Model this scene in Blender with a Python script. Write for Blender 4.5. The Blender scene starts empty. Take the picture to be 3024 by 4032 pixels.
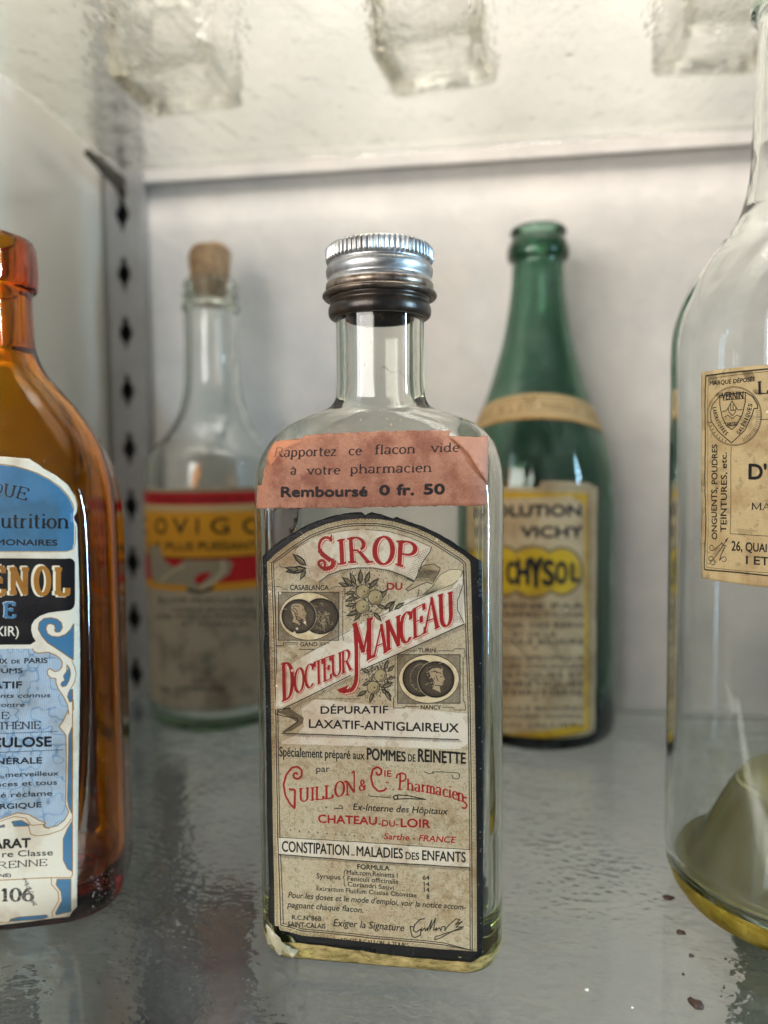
import bpy, bmesh, math, random
import numpy as np
from mathutils import Vector
from mathutils.geometry import delaunay_2d_cdt
random.seed(7); RNG = np.random.default_rng(7)
sc = bpy.context.scene
COL = sc.collection
MM = 0.001

# ------------------------------------------------------------------ camera
FPX, CX, CY = 2900.0, 1512.0, 2016.0
CAM_H = 0.1355
PITCH, YAW, ROLL = math.radians(3.67), math.radians(8.0), math.radians(-0.46)
def _basis():
    cy, sy, cp, sp = math.cos(YAW), math.sin(YAW), math.cos(PITCH), math.sin(PITCH)
    right = Vector((cy, sy, 0)); fh = Vector((-sy, cy, 0))
    fwd = Vector((fh.x*cp, fh.y*cp, -sp)); up = Vector((fh.x*sp, fh.y*sp, cp))
    c, s = math.cos(ROLL), math.sin(ROLL)
    return right*c+up*s, up*c-right*s, fwd
CR, CU, CF = _basis()
cam_d = bpy.data.cameras.new('camera'); cam = bpy.data.objects.new('camera', cam_d); COL.objects.link(cam)
from mathutils import Matrix
cam.matrix_world = Matrix(((CR.x, CU.x, -CF.x, 0), (CR.y, CU.y, -CF.y, 0), (CR.z, CU.z, -CF.z, CAM_H), (0, 0, 0, 1)))
cam_d.sensor_fit = 'VERTICAL'; cam_d.sensor_height = 24.0; cam_d.sensor_width = 18.0
cam_d.lens = 24.0*FPX/4032.0
cam_d.clip_start = 0.005; cam_d.clip_end = 20.0
cam_d.dof.use_dof = True; cam_d.dof.focus_distance = 0.196; cam_d.dof.aperture_fstop = 4.3
sc.camera = cam

# ------------------------------------------------------------------ light
W = bpy.data.worlds.new('World'); sc.world = W; W.use_nodes = True
bg = W.node_tree.nodes['Background']; bg.inputs[0].default_value = (0.88, 0.90, 0.92, 1); bg.inputs[1].default_value = 0.11
def area(name, loc, target, sx, sy, watts, col):
    l = bpy.data.lights.new(name, 'AREA'); l.shape = 'RECTANGLE'; l.size = sx; l.size_y = sy
    l.energy = watts; l.color = col
    o = bpy.data.objects.new(name, l); COL.objects.link(o); o.location = loc
    o.rotation_euler = (Vector(target)-Vector(loc)).to_track_quat('-Z', 'Y').to_euler()
    return o
area('showcase_lamp', (-0.02, 0.22, 0.74), (-0.02, 0.34, 0.30), 0.55, 0.16, 5.9, (1.0, 0.94, 0.865))
area('room_lamp', (-0.62, -0.78, 0.34), (-0.03, 0.36, 0.10), 0.90, 0.50, 14.4, (1.0, 0.945, 0.885))
area('window_right', (0.50, 0.085, 0.16), (0.0, 0.20, 0.10), 0.022, 0.50, 0.6, (0.45, 0.74, 1.0)).data.spread = math.radians(50)
area('window_left', (-0.62, -0.30, 0.30), (-0.03, 0.20, 0.12), 0.10, 0.50, 0.5, (0.70, 0.84, 1.0))
area('lower_fill_light', (0.0, 0.13, -0.02), (0.0, 0.40, -0.16), 0.50, 0.03, 0.32, (1.0, 0.93, 0.85))  # unseen fill light added to brighten the level below the shelf
sc.view_settings.view_transform = 'Standard'; sc.view_settings.look = 'None'
sc.view_settings.exposure = 0.13; sc.view_settings.gamma = 1.0
sc.render.engine = 'CYCLES'
cy = sc.cycles
cy.max_bounces = 28; cy.transmission_bounces = 24; cy.glossy_bounces = 10; cy.diffuse_bounces = 5; cy.transparent_max_bounces = 24
cy.caustics_reflective = True; cy.caustics_refractive = True; cy.blur_glossy = 0.6
cy.sample_clamp_indirect = 4.0; cy.use_denoising = True

# ------------------------------------------------------------------ objects and names
def tag(o, label=None, cat=None, group=None, kind=None):
    if label: o['label'] = label
    if cat: o['category'] = cat
    if group: o['group'] = group
    if kind: o['kind'] = kind
    return o
def thing(name, loc, label, cat, rz=0.0, group=None):
    o = bpy.data.objects.new(name, None); COL.objects.link(o); o.empty_display_size = 0.01
    o.location = loc; o.rotation_euler = (0, 0, rz)
    return tag(o, label, cat, group)
def mesh_obj(name, verts, faces, mat, parent=None, smooth=True, uvs=None, recalc=True):
    me = bpy.data.meshes.new(name)
    me.from_pydata([tuple(v) for v in verts], [], faces); me.update()
    if recalc:
        bm = bmesh.new(); bm.from_mesh(me); bmesh.ops.recalc_face_normals(bm, faces=bm.faces); bm.to_mesh(me); bm.free()
    if smooth:
        me.polygons.foreach_set('use_smooth', [True]*len(me.polygons))
    if uvs is not None:
        uvl = me.uv_layers.new(name='UVMap')
        li = np.empty(len(me.loops), dtype=np.int32); me.loops.foreach_get('vertex_index', li)
        uvl.data.foreach_set('uv', np.asarray(uvs, dtype=np.float32)[li].ravel())
    if mat: me.materials.append(mat)
    o = bpy.data.objects.new(name, me); COL.objects.link(o)
    if parent is not None: o.parent = parent
    return o
def box_data(x0, x1, y0, y1, z0, z1):
    v = [(x, y, z) for x in (x0, x1) for y in (y0, y1) for z in (z0, z1)]
    f = [(0,1,3,2), (4,6,7,5), (0,4,5,1), (2,3,7,6), (0,2,6,4), (1,5,7,3)]
    return v, f
def box(name, x0, x1, y0, y1, z0, z1, mat, parent=None, bevel=0.0):
    v, f = box_data(x0, x1, y0, y1, z0, z1)
    o = mesh_obj(name, v, f, mat, parent, smooth=False)
    if bevel:
        m = o.modifiers.new('bevel', 'BEVEL'); m.width = bevel; m.segments = 2
    return o

# ------------------------------------------------------------------ materials
def newmat(name):
    m = bpy.data.materials.new(name); m.use_nodes = True; nt = m.node_tree
    nt.nodes.clear(); out = nt.nodes.new('ShaderNodeOutputMaterial')
    return m, nt, out
def N(nt, t, **kw):
    n = nt.nodes.new(t)
    for k, v in kw.items():
        if k in n.inputs: n.inputs[k].default_value = v
        else: setattr(n, k, v)
    return n
def noise(nt, scale, detail=4, rough=0.55, stretch=None, dist=0.0):
    tc = N(nt, 'ShaderNodeTexCoord'); n = N(nt, 'ShaderNodeTexNoise'); n.inputs['Scale'].default_value = scale
    n.inputs['Detail'].default_value = detail; n.inputs['Roughness'].default_value = rough; n.inputs['Distortion'].default_value = dist
    if stretch:
        mp = N(nt, 'ShaderNodeMapping'); mp.inputs['Scale'].default_value = stretch
        nt.links.new(tc.outputs['Object'], mp.inputs[0]); nt.links.new(mp.outputs[0], n.inputs['Vector'])
    else: nt.links.new(tc.outputs['Object'], n.inputs['Vector'])
    return n
def ramp(nt, src, stops):
    r = N(nt, 'ShaderNodeValToRGB'); nt.links.new(src, r.inputs[0]); el = r.color_ramp.elements
    while len(el) < len(stops): el.new(0.5)
    for e, (p, c) in zip(el, stops):
        e.position = p; e.color = (c, c, c, 1) if isinstance(c, (int, float)) else (*c, 1)
    return r
def bump(nt, src, strength, dist, target):
    b = N(nt, 'ShaderNodeBump'); b.inputs['Strength'].default_value = strength; b.inputs['Distance'].default_value = dist
    nt.links.new(src, b.inputs['Height']); nt.links.new(b.outputs[0], target); return b
def glass_mat(name, sigma=(0, 0, 0), rough=0.0, ior=1.5, wave=0.25, wavescale=60, stretch=(1, 1, .35), dirt=0.0, dirtcol=(.55, .5, .42), fine=0.0):
    """clear glass; sigma = absorption per metre for r, g, b; wave = hand-blown unevenness; dirt = dusty film"""
    m, nt, out = newmat(name)
    g = N(nt, 'ShaderNodeBsdfGlass'); g.inputs['IOR'].default_value = ior; g.inputs['Roughness'].default_value = rough
    n = noise(nt, wavescale, 2, .4, stretch)
    b = bump(nt, n.outputs['Fac'], wave, 0.0012, g.inputs['Normal'])
    surf = g.outputs[0]
    if dirt:
        d = N(nt, 'ShaderNodeBsdfDiffuse'); d.inputs['Color'].default_value = (*dirtcol, 1)
        n2 = noise(nt, 55, 8, .72); r = ramp(nt, n2.outputs['Fac'], [(0.46, 0.0), (0.80, 1.0)])
        n3 = noise(nt, 900, 3, .6); r3 = ramp(nt, n3.outputs['Fac'], [(0.62, 0.0), (0.72, 1.0)])
        mx = N(nt, 'ShaderNodeMath', operation='MULTIPLY_ADD'); nt.links.new(r.outputs[0], mx.inputs[0]); mx.inputs[1].default_value = dirt
        m3 = N(nt, 'ShaderNodeMath', operation='MULTIPLY'); nt.links.new(r3.outputs[0], m3.inputs[0]); m3.inputs[1].default_value = dirt*.8
        nt.links.new(m3.outputs[0], mx.inputs[2])
        mix = N(nt, 'ShaderNodeMixShader'); nt.links.new(mx.outputs[0], mix.inputs[0]); nt.links.new(surf, mix.inputs[1]); nt.links.new(d.outputs[0], mix.inputs[2])
        surf = mix.outputs[0]
    nt.links.new(surf, out.inputs['Surface'])
    if max(sigma) > 0:
        v = N(nt, 'ShaderNodeVolumeAbsorption'); d = max(sigma)*1.02
        v.inputs['Color'].default_value = tuple(1-s/d for s in sigma)+(1,); v.inputs['Density'].default_value = d
        nt.links.new(v.outputs[0], out.inputs['Volume'])
    return m
def plain(name, col, rough=0.5, metal=0.0, var=0.0, vscale=80, bmp=0.0, bscale=400, col2=None, bdist=0.0003):
    m, nt, out = newmat(name)
    p = N(nt, 'ShaderNodeBsdfPrincipled'); p.inputs['Roughness'].default_value = rough; p.inputs['Metallic'].default_value = metal
    if col2 is not None or var:
        c2 = col2 if col2 is not None else tuple(c*(1-var) for c in col)
        n = noise(nt, vscale, 6, .62); r = ramp(nt, n.outputs['Fac'], [(0.36, col), (0.66, c2)])
        nt.links.new(r.outputs[0], p.inputs['Base Color'])
    else: p.inputs['Base Color'].default_value = (*col, 1)
    if bmp:
        n = noise(nt, bscale, 5, .6); bump(nt, n.outputs['Fac'], bmp, bdist, p.inputs['Normal'])
    nt.links.new(p.outputs[0], out.inputs['Surface']); return m

# ------------------------------------------------------------------ revolved and lofted shapes
def spl(keys, sub=6):
    """Catmull-Rom through rows of numbers; a row whose last entry is 'c' is a crease"""
    P = [tuple(k[:-1]) if k[-1] == 'c' else tuple(k) for k in keys]; cr = [k[-1] == 'c' for k in keys]
    A = np.array(P, float); out = [A[0]]
    for i in range(len(A)-1):
        p1, p2 = A[i], A[i+1]
        p0 = A[i-1] if i > 0 and not cr[i] else p1-(p2-p1)
        p3 = A[i+2] if i+2 < len(A) and not cr[i+1] else p2+(p2-p1)
        L = np.linalg.norm(p2-p1)+1e-9
        t1 = (p2-p0)/max(np.linalg.norm(p1-p0)+L, 1e-9)*L; t2 = (p3-p1)/max(L+np.linalg.norm(p3-p2), 1e-9)*L
        for s in range(1, sub+1):
            t = s/sub; h00 = 2*t**3-3*t*t+1; h10 = t**3-2*t*t+t; h01 = -2*t**3+3*t*t; h11 = t**3-t*t
            out.append(h00*p1+h10*t1+h01*p2+h11*t2)
    return np.array(out)
def ring_pts(a, b, ca, cb, ks=5, kc=10):
    ca = min(ca, a*0.985); cb = min(cb, b*0.985); q = []
    for i in range(ks): q.append(((a-ca)*i/ks, b))
    for i in range(kc+1):
        t = math.pi/2*i/kc; q.append((a-ca+ca*math.sin(t), b-cb+cb*math.cos(t)))
    for i in range(1, ks): q.append((a, (b-cb)*(1-i/ks)))
    full = list(q)+[(a, 0)]+[(x, -y) for x, y in reversed(q)]
    full += [(-x, -y) for x, y in q[1:]]+[(-a, 0)]+[(-x, y) for x, y in reversed(q[1:])]
    return full
def loft(name, secs, mat, parent=None, mm=MM, **kw):
    """secs rows: z, a, b, ca, cb (mm); first and last close to a point"""
    V, F = [], []; rings = [ring_pts(*s[1:5], **kw) for s in secs]; n = len(rings[0])
    for s, r in zip(secs, rings):
        for x, y in r: V.append((x*mm, y*mm, s[0]*mm))
    for i in range(len(secs)-1):
        for j in range(n):
            k = (j+1) % n; F.append((i*n+j, i*n+k, (i+1)*n+k, (i+1)*n+j))
    V.append((0, 0, secs[0][0]*mm)); V.append((0, 0, secs[-1][0]*mm)); c0, c1 = len(V)-2, len(V)-1
    for j in range(n):
        k = (j+1) % n; F.append((c0, k, j)); m = (len(secs)-1)*n; F.append((c1, m+j, m+k))
    return mesh_obj(name, V, F, mat, parent)
def lathe(name, prof, mat, parent=None, n=96, mod=None, closed=False, loc=(0, 0), wob=0.0):
    """prof rows: r, z in mm"""
    V, F = [], []
    for i, (r, z) in enumerate(prof):
        for j in range(n):
            t = 2*math.pi*j/n; rr = r*(1+wob*math.sin(2*t+z*.05)+wob*.6*math.sin(3*t+1+z*.03))
            zz = z
            if mod: rr, zz = mod(rr, z, t, i)
            V.append(((loc[0]+rr*math.cos(t))*MM, (loc[1]+rr*math.sin(t))*MM, zz*MM))
    m = len(prof)
    for i in range(m if closed else m-1):
        a = i*n; b = ((i+1) % m)*n
        for j in range(n):
            k = (j+1) % n; F.append((a+j, a+k, b+k, b+j))
    if not closed:
        for i, fl in ((0, 1), (m-1, 0)):
            if prof[i][0] > 1e-6:
                V.append((loc[0]*MM, loc[1]*MM, prof[i][1]*MM)); c = len(V)-1
                for j in range(n):
                    k = (j+1) % n; F.append((c, i*n+k, i*n+j) if fl else (c, i*n+j, i*n+k))
    return mesh_obj(name, V, F, mat, parent)
def bell(u):
    t = min(max((u-.36)/.66, 0), 1); return 1-t*t*(3-2*t)
def bottle_shell(outer, t=2.6, base=6.0, punt=0.0, lip_in=None):
    """outer profile rows (z, r) -> closed shell profile (r, z): outside up, inside down"""
    o = [tuple(x) for x in outer]; zt = o[-1][0]
    prof = [(0.05, punt if punt else 1.2)]
    if punt:
        R = o[0][1]
        for s in range(1, 13):
            u = s/13; prof.append((R*0.86*u, punt*bell(u)))
        prof.append((R*.9, 0.0)); prof.append((R*.955, 0.0))
    else:
        R = o[0][1]; prof += [(R*.75, 1.0), (R*.84, .15), (R*.9, 0.0), (R*.96, .05)]
    prof += [(r, z) for z, r in o]
    li = lip_in if lip_in else o[-1][1]-t
    prof += [(o[-1][1]-.5, zt+.5), (li+.6, zt+.6), (li, zt)]
    inner = []
    for z, r in reversed(o):
        if z > base+1.5:
            inner.append((min(max(r-t, 2), 1e9) if z < zt-14 else min(r-t, li) if r-t > li else r-t, z))
    # smooth the inside
    rr = np.array([p[0] for p in inner]); k = 5
    rs = np.convolve(np.pad(rr, k//2, mode='edge'), np.ones(k)/k, 'valid')
    inner = [(float(a), p[1]) for a, p in zip(rs, inner)]
    prof += inner
    Ri = inner[-1][0]
    if punt:
        for s in range(12, -1, -1):
            u = s/12.5; prof.append((max(Ri*.97*u, .05), base+punt*bell(u)))
    else: prof += [(Ri*.97, base+.7), (Ri*.9, base+.1), (Ri*.5, base), (.05, base+.6)]
    return prof

# ------------------------------------------------------------------ print: a small painter for the paper labels
def _vnoise(h, w, cell, seed):
    r = np.random.default_rng(seed); gh, gw = int(h/cell)+3, int(w/cell)+3
    g = r.random((gh, gw)); y = np.arange(h)/cell; x = np.arange(w)/cell
    yi, xi = y.astype(int), x.astype(int); fy = (y-yi)[:, None]; fx = (x-xi)[None]
    fy = fy*fy*(3-2*fy); fx = fx*fx*(3-2*fx)
    a = g[yi][:, xi]; b = g[yi][:, xi+1]; c = g[yi+1][:, xi]; d = g[yi+1][:, xi+1]
    return a*(1-fx)*(1-fy)+b*fx*(1-fy)+c*(1-fx)*fy+d*fx*fy
def fbm(h, w, cell, seed, oct=4):
    s = np.zeros((h, w)); a = 1; t = 0
    for i in range(oct):
        s += a*_vnoise(h, w, max(cell/2**i, 1.01), seed+i); t += a; a *= .55
    return s/t
_font = {}
def sans(ch):
    if ch not in _font:
        def mk(body):
            c = bpy.data.curves.new('t', 'FONT'); c.body = body; c.resolution_u = 4
            o = bpy.data.objects.new('t', c); COL.objects.link(o)
            dg = bpy.context.evaluated_depsgraph_get(); dg.update(); me = o.evaluated_get(dg).to_mesh()
            co = np.array([v.co[:2] for v in me.vertices]).reshape(-1, 2); cnt = {}
            for p in me.polygons:
                for k in p.edge_keys: cnt[k] = cnt.get(k, 0)+1
            E = np.array([[co[a], co[b]] for (a, b), n in cnt.items() if n == 1]).reshape(-1, 2, 2)
            bpy.data.objects.remove(o); bpy.data.curves.remove(c)
            return E, (co[:, 0].max() if len(co) else 0)
        E, _ = mk(ch); _, m1 = mk(ch+'H'); _, m0 = mk('H')
        k = .694; _font[ch] = (E/k, (m1-m0)/k)
    return _font[ch]
def arc(cx, cy, rx, ry, a0, a1, n=12):
    return [(cx+rx*math.cos(math.radians(a0+(a1-a0)*i/n)), cy+ry*math.sin(math.radians(a0+(a1-a0)*i/n))) for i in range(n+1)]
# serif letters as pen strokes: (advance, strokes, serif spots)
SER = {
 'A': (.84, [[(.06,0),(.40,1)], [(.38,1),(.72,0)], [(.17,.34),(.60,.34)]], [(.06,0),(.72,0)]),
 'C': (.80, [arc(.42,.5,.35,.5,48,312,18), [(.68,.72),(.70,.96)]], []),
 'D': (.84, [[(.12,0),(.12,1)], [(.12,1)]+arc(.34,.5,.38,.5,90,-90,14)+[(.12,0)]], [(.12,0),(.12,1)]),
 'E': (.70, [[(.12,0),(.12,1)], [(.12,1),(.60,1),(.62,.80)], [(.12,.53),(.46,.53)], [(.12,0),(.62,0),(.64,.2)], [(.46,.62),(.46,.42)]], [(.12,0),(.12,1)]),
 'G': (.88, [arc(.42,.5,.35,.5,50,330,18), [(.72,.05),(.72,.44)], [(.55,.44),(.82,.44)]], []),
 'H': (.88, [[(.12,0),(.12,1)], [(.74,0),(.74,1)], [(.12,.52),(.74,.52)]], [(.12,0),(.12,1),(.74,0),(.74,1)]),
 'I': (.34, [[(.17,0),(.17,1)]], [(.17,0),(.17,1)]),
 'L': (.68, [[(.12,0),(.12,1)], [(.12,0),(.60,0),(.62,.24)]], [(.12,0),(.12,1)]),
 'M': (1.0, [[(.10,0),(.12,1)], [(.12,1),(.48,.06)], [(.48,.06),(.84,1)], [(.84,1),(.86,0)]], [(.10,0),(.86,0)]),
 'N': (.88, [[(.12,0),(.12,1)], [(.12,1),(.74,0)], [(.74,0),(.74,1)]], [(.12,0),(.74,1),(.12,1)]),
 'O': (.90, [arc(.44,.5,.36,.5,0,360,24)], []),
 'P': (.74, [[(.12,0),(.12,1)], [(.12,1)]+arc(.36,.75,.28,.25,90,-90,10)+[(.12,.5)]], [(.12,0),(.12,1)]),
 'Q': (.90, [arc(.44,.5,.36,.5,0,360,24), [(.46,.2),(.60,-.12),(.84,-.14)]], []),
 'R': (.84, [[(.12,0),(.12,1)], [(.12,1)]+arc(.36,.75,.26,.25,90,-90,10)+[(.12,.5)], [(.38,.5),(.70,0)]], [(.12,0),(.12,1),(.72,0)]),
 'S': (.70, [arc(.35,.75,.26,.25,30,270,12)+arc(.35,.25,.28,.25,90,-150,12)], []),
 'T': (.74, [[(.37,0),(.37,1)], [(.04,.8),(.05,1),(.69,1),(.70,.8)]], [(.37,0)]),
 'U': (.86, [[(.12,1),(.12,.3)]+arc(.42,.3,.30,.3,180,360,10)+[(.72,1)]], [(.12,1),(.72,1)]),
 'V': (.80, [[(.06,1),(.40,0)], [(.38,0),(.72,1)]], [(.06,1),(.72,1)]),
 'X': (.80, [[(.08,1),(.70,0)], [(.08,0),(.70,1)]], [(.08,1),(.70,1),(.08,0),(.70,0)]),
 'a': (.52, [arc(.24,.55,.16,.12,170,0,6)+[(.40,0)], arc(.22,.17,.16,.17,80,400,12)], []),
 'b': (.58, [[(.12,1),(.12,0)], arc(.30,.33,.18,.33,120,-150,12)], []),
 'c': (.48, [arc(.28,.33,.20,.33,45,315,12)], []),
 'd': (.58, [[(.44,1),(.44,0)], arc(.26,.33,.18,.33,30,330,12)], [(.48,0)]),
 'e': (.50, [[(.08,.38),(.44,.38)]+arc(.27,.33,.19,.33,10,310,14)], []),
 'f': (.36, [arc(.30,.82,.14,.18,60,180,6)+[(.16,0)], [(.04,.64),(.32,.64)]], [(.16,0)]),
 'h': (.60, [[(.12,1),(.12,0)], arc(.30,.40,.18,.26,170,0,8)+[(.48,0)]], [(.12,0),(.48,0)]),
 'i': (.28, [[(.14,.66),(.14,0)], [(.14,.86),(.14,.94)]], [(.14,0)]),
 'l': (.28, [[(.14,1),(.14,0)]], [(.14,0)]),
 'm': (.88, [[(.12,.66),(.12,0)], arc(.28,.40,.16,.26,170,0,8)+[(.44,0)], arc(.60,.40,.16,.26,170,0,8)+[(.76,0)]], [(.12,0),(.44,0),(.76,0)]),
 'n': (.60, [[(.12,.66),(.12,0)], arc(.30,.40,.18,.26,170,0,8)+[(.48,0)]], [(.12,0),(.48,0)]),
 'o': (.54, [arc(.27,.33,.20,.33,0,360,16)], []),
 'p': (.58, [[(.12,.66),(.12,-.30)], arc(.30,.33,.18,.33,120,-150,12)], [(.12,-.30)]),
 'r': (.42, [[(.12,.66),(.12,0)], [(.12,.44),(.22,.62),(.36,.62)]], [(.12,0)]),
 's': (.44, [arc(.22,.49,.14,.17,40,270,8)+arc(.22,.16,.15,.17,90,-140,8)], []),
 't': (.38, [[(.16,.88),(.16,.12)]+arc(.26,.12,.10,.12,180,300,5), [(.04,.64),(.32,.64)]], []),
 'u': (.60, [[(.12,.66),(.12,.24)]+arc(.28,.24,.16,.24,180,350,8), [(.46,.66),(.46,0)]], [(.48,0)]),
 'v': (.52, [[(.06,.66),(.26,0)], [(.26,0),(.46,.66)]], [(.06,.66),(.46,.66)]),
 'z': (.48, [[(.08,.64),(.40,.64),(.06,.02),(.42,.02)]], []),
 '&': (.80, [arc(.38,.76,.16,.22,-60,240,10)+[(.66,.04)], [(.30,.56)]+arc(.34,.25,.26,.25,120,330,10)+[(.66,.5)]], []),
 ',': (.24, [[(.12,.06),(.06,-.18)]], []), '.': (.24, [[(.10,.0),(.12,.09)]], []), '-': (.40, [[(.06,.36),(.34,.36)]], []),
 ' ': (.36, [], []), '0': (.66, [arc(.33,.5,.24,.5,0,360,20)], []), '1': (.5, [[(.27,0),(.27,1),(.12,.82)]], [(.27,0)]), '6': (.66, [arc(.33,.28,.23,.28,0,360,16), [(.11,.3),(.12,.6),(.30,.96),(.52,.92)]], []), "'": (.2, [[(.10,1),(.08,.8)]], []), '(': (.34, [arc(.36,.4,.22,.6,130,230,8)], []), ')': (.34, [arc(-.02,.4,.22,.6,50,-50,8)], []),
}
_acc = {'é': 'e', 'à': 'a', 'É': 'E', 'è': 'e'}

class Print:
    """paper sheet painted in sheet coordinates; pens take positions measured on the photo and
    rectified onto the sheet by fn(x, y) -> (u, v) in mm"""
    def __init__(s, fn, u0, u1, v0, v1, ppm, paper):
        s.fn, s.u0, s.v1, s.ppm = fn, u0, v1, ppm
        s.w, s.h = int((u1-u0)*ppm), int((v1-v0)*ppm); s.u1, s.v0 = u1, v0
        s.img = np.empty((s.h, s.w, 3)); s.img[:] = paper; s.fr = (0, 0, 1); s.mask = None
    def frame(s, ox, oy, k): s.fr = (ox, oy, k)
    def P(s, pts):
        a = np.asarray(pts, float).reshape(-1, 2); ox, oy, k = s.fr
        u, v = s.fn(a[:, 0]/k+ox, a[:, 1]/k+oy)
        return np.stack([(u-s.u0)*s.ppm, (s.v1-v)*s.ppm], 1).reshape(np.asarray(pts, float).shape)
    def cover(s, M, E, add=True):
        """add the even-odd area of an edge soup E (n,2,2) in canvas px to mask M"""
        if len(E) == 0: return
        y0 = max(int(math.floor(E[:, :, 1].min())), 0); y1 = min(int(math.ceil(E[:, :, 1].max())), s.h)
        if y1 <= y0: return
        SS = 4; lo = np.minimum(E[:, 0, 1], E[:, 1, 1]); hi = np.maximum(E[:, 0, 1], E[:, 1, 1])
        dy = E[:, 1, 1]-E[:, 0, 1]; dy = np.where(np.abs(dy) < 1e-12, 1e-12, dy); sl = (E[:, 1, 0]-E[:, 0, 0])/dy
        for y in range(y0, y1):
            row = None
            for k in range(SS):
                yy = y+(k+.5)/SS; ok = (lo <= yy) & (hi > yy)
                if not ok.any(): continue
                xs = np.sort(E[ok, 0, 0]+(yy-E[ok, 0, 1])*sl[ok])
                if row is None: row = np.zeros(s.w)
                for i in range(0, len(xs)-1, 2):
                    a, b = max(xs[i], 0), min(xs[i+1], s.w)
                    if b <= a: continue
                    ia, ib = int(a), min(int(b), s.w-1)
                    if ia == ib: row[ia] += (b-a)/SS
                    else: row[ia] += (ia+1-a)/SS; row[ia+1:ib] += 1/SS; row[ib] += (b-ib)/SS
            if row is not None: M[y] = np.minimum(M[y]+row, 1)
    def new(s): return np.zeros((s.h, s.w))
    def put(s, M, col, a=1.0, worn=None):
        M = M*a
        if worn is not None: M = M*worn
        if s.mask is not None: M = M*s.mask
        s.img = s.img*(1-M[:, :, None])+np.asarray(col)*M[:, :, None]
    def polyE(s, pts):
        p = np.asarray(pts, float); return np.stack([p, np.roll(p, -1, 0)], 1)
    def fill(s, pts, col, a=1.0, M=None):
        m = s.new() if M is None else M
        s.cover(m, s.polyE(s.P(pts)))
        if M is None: s.put(m, col, a)
    def seg(s, M, p, q, w0, w1):
        d = q-p; L = math.hypot(*d)
        if L < 1e-6: return
        n = np.array([-d[1], d[0]])/L
        s.cover(M, s.polyE([p+n*w0/2, q+n*w1/2, q-n*w1/2, p-n*w0/2]))
    def line(s, pts, col, w, a=1.0, M=None, w1=None, dash=None):
        """w in photo px (times the frame)"""
        m = s.new() if M is None else M
        p = s.P(pts); k = s.scale(pts); n = len(p); w1 = w if w1 is None else w1
        for i in range(n-1):
            wa, wb = w+(w1-w)*i/max(n-1, 1), w+(w1-w)*(i+1)/max(n-1, 1)
            if dash and i % dash[0] >= dash[1]: continue
            s.seg(m, p[i], p[i+1], wa*k, wb*k)
        if M is None: s.put(m, col, a)
    def scale(s, pts):
        a = np.asarray(pts, float).reshape(-1, 2)[0]; b = s.P([a, a+(10, 0), a+(0, 10)])
        return (math.hypot(*(b[1]-b[0]))+math.hypot(*(b[2]-b[0])))/20
    def circle(s, c, r, col, a=1.0, M=None, ry=None):
        s.fill(arc(c[0], c[1], r, ry or r, 0, 360, 28)[:-1], col, a, M)
    def glyphs(s, M, txt, quad, font='sans', bold=0.0, track=0.0, contrast=(.17, .07), serif=.09, caps=None):
        """set txt into the quad (bl, br, tr, tl) measured on the photo; cap height = quad height"""
        bl, br, tr, tl = [np.array(p, float) for p in quad]
        items, x = [], 0.0
        for ch in txt:
            k = 1.0
            if caps is not None and ch.islower() and font != 'x': ch2 = ch.upper(); k = caps
            else: ch2 = ch
            if font == 'sans': E, ad = sans(ch2); items.append((ch2, x, k, E)); x += ad*k+track
            else:
                b = _acc.get(ch2, ch2); g = SER.get(b, SER['n']); items.append((ch2, x, k, g)); x += g[0]*k+track
        tot = x-track
        def mp(q):
            q = np.asarray(q, float); u = (q[..., 0]/tot)[..., None]; v = q[..., 1][..., None]
            return (bl*(1-u)+br*u)*(1-v)+(tl*(1-u)+tr*u)*v
        for ch, x0, k, g in items:
            if font == 'sans':
                if len(g) == 0: continue
                E = g*k; E = E+np.array([x0, 0]); Q = s.P(mp(E)); s.cover(M, Q)
                if bold:
                    h = math.hypot(*(s.P([tl])[0]-s.P([bl])[0]))
                    for e in Q: s.seg(M, e[0], e[1], bold*h, bold*h)
            else:
                tv, th = contrast; asp = np.linalg.norm(br-bl)/tot/max(np.linalg.norm(tl-bl), 1e-6)
                def pen(a, b, wv, wh):
                    d = (b-a)*np.array([asp, 1.0]); L = math.hypot(*d)
                    if L < 1e-9: return
                    n = np.array([-d[1], d[0]])/L; o = np.array([n[0]*wv/2/asp, n[1]*wh/2])
                    e = d/L*.012/np.array([asp, 1.0])
                    s.cover(M, s.polyE(s.P(mp([a-e+o, b+e+o, b+e-o, a-e-o]))))
                for st in g[1]:
                    st = [np.array(p)*k+np.array([x0, 0]) for p in st]
                    for a, b in zip(st[:-1], st[1:]):
                        thin = ch in 'AMNUVv' and abs(b[0]-a[0]) > .02 and b[1] > a[1] or (ch in 'A' and b[0] > a[0] and b[1] > a[1])
                        pen(a, b, tv*(.55 if (thin and ch in 'AM') else 1), th)
                for sx, sy in g[2]:
                    c = np.array([sx, sy])*k+np.array([x0, 0]); yy = th*.5*(1 if sy <= 0.01 else -1)
                    pen(c+np.array([-serif/asp*.9-tv*.4/asp, yy]), c+np.array([serif/asp*.9+tv*.4/asp, yy]), th, th)
                if ch in 'éÉ': t = .72 if ch == 'é' else 1.06; pen(np.array([x0+.24, t]), np.array([x0+.36, t+.16]), .08, .07)
                if ch in 'àè': pen(np.array([x0+.16, .90]), np.array([x0+.28, .74]), .08, .07)
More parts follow.
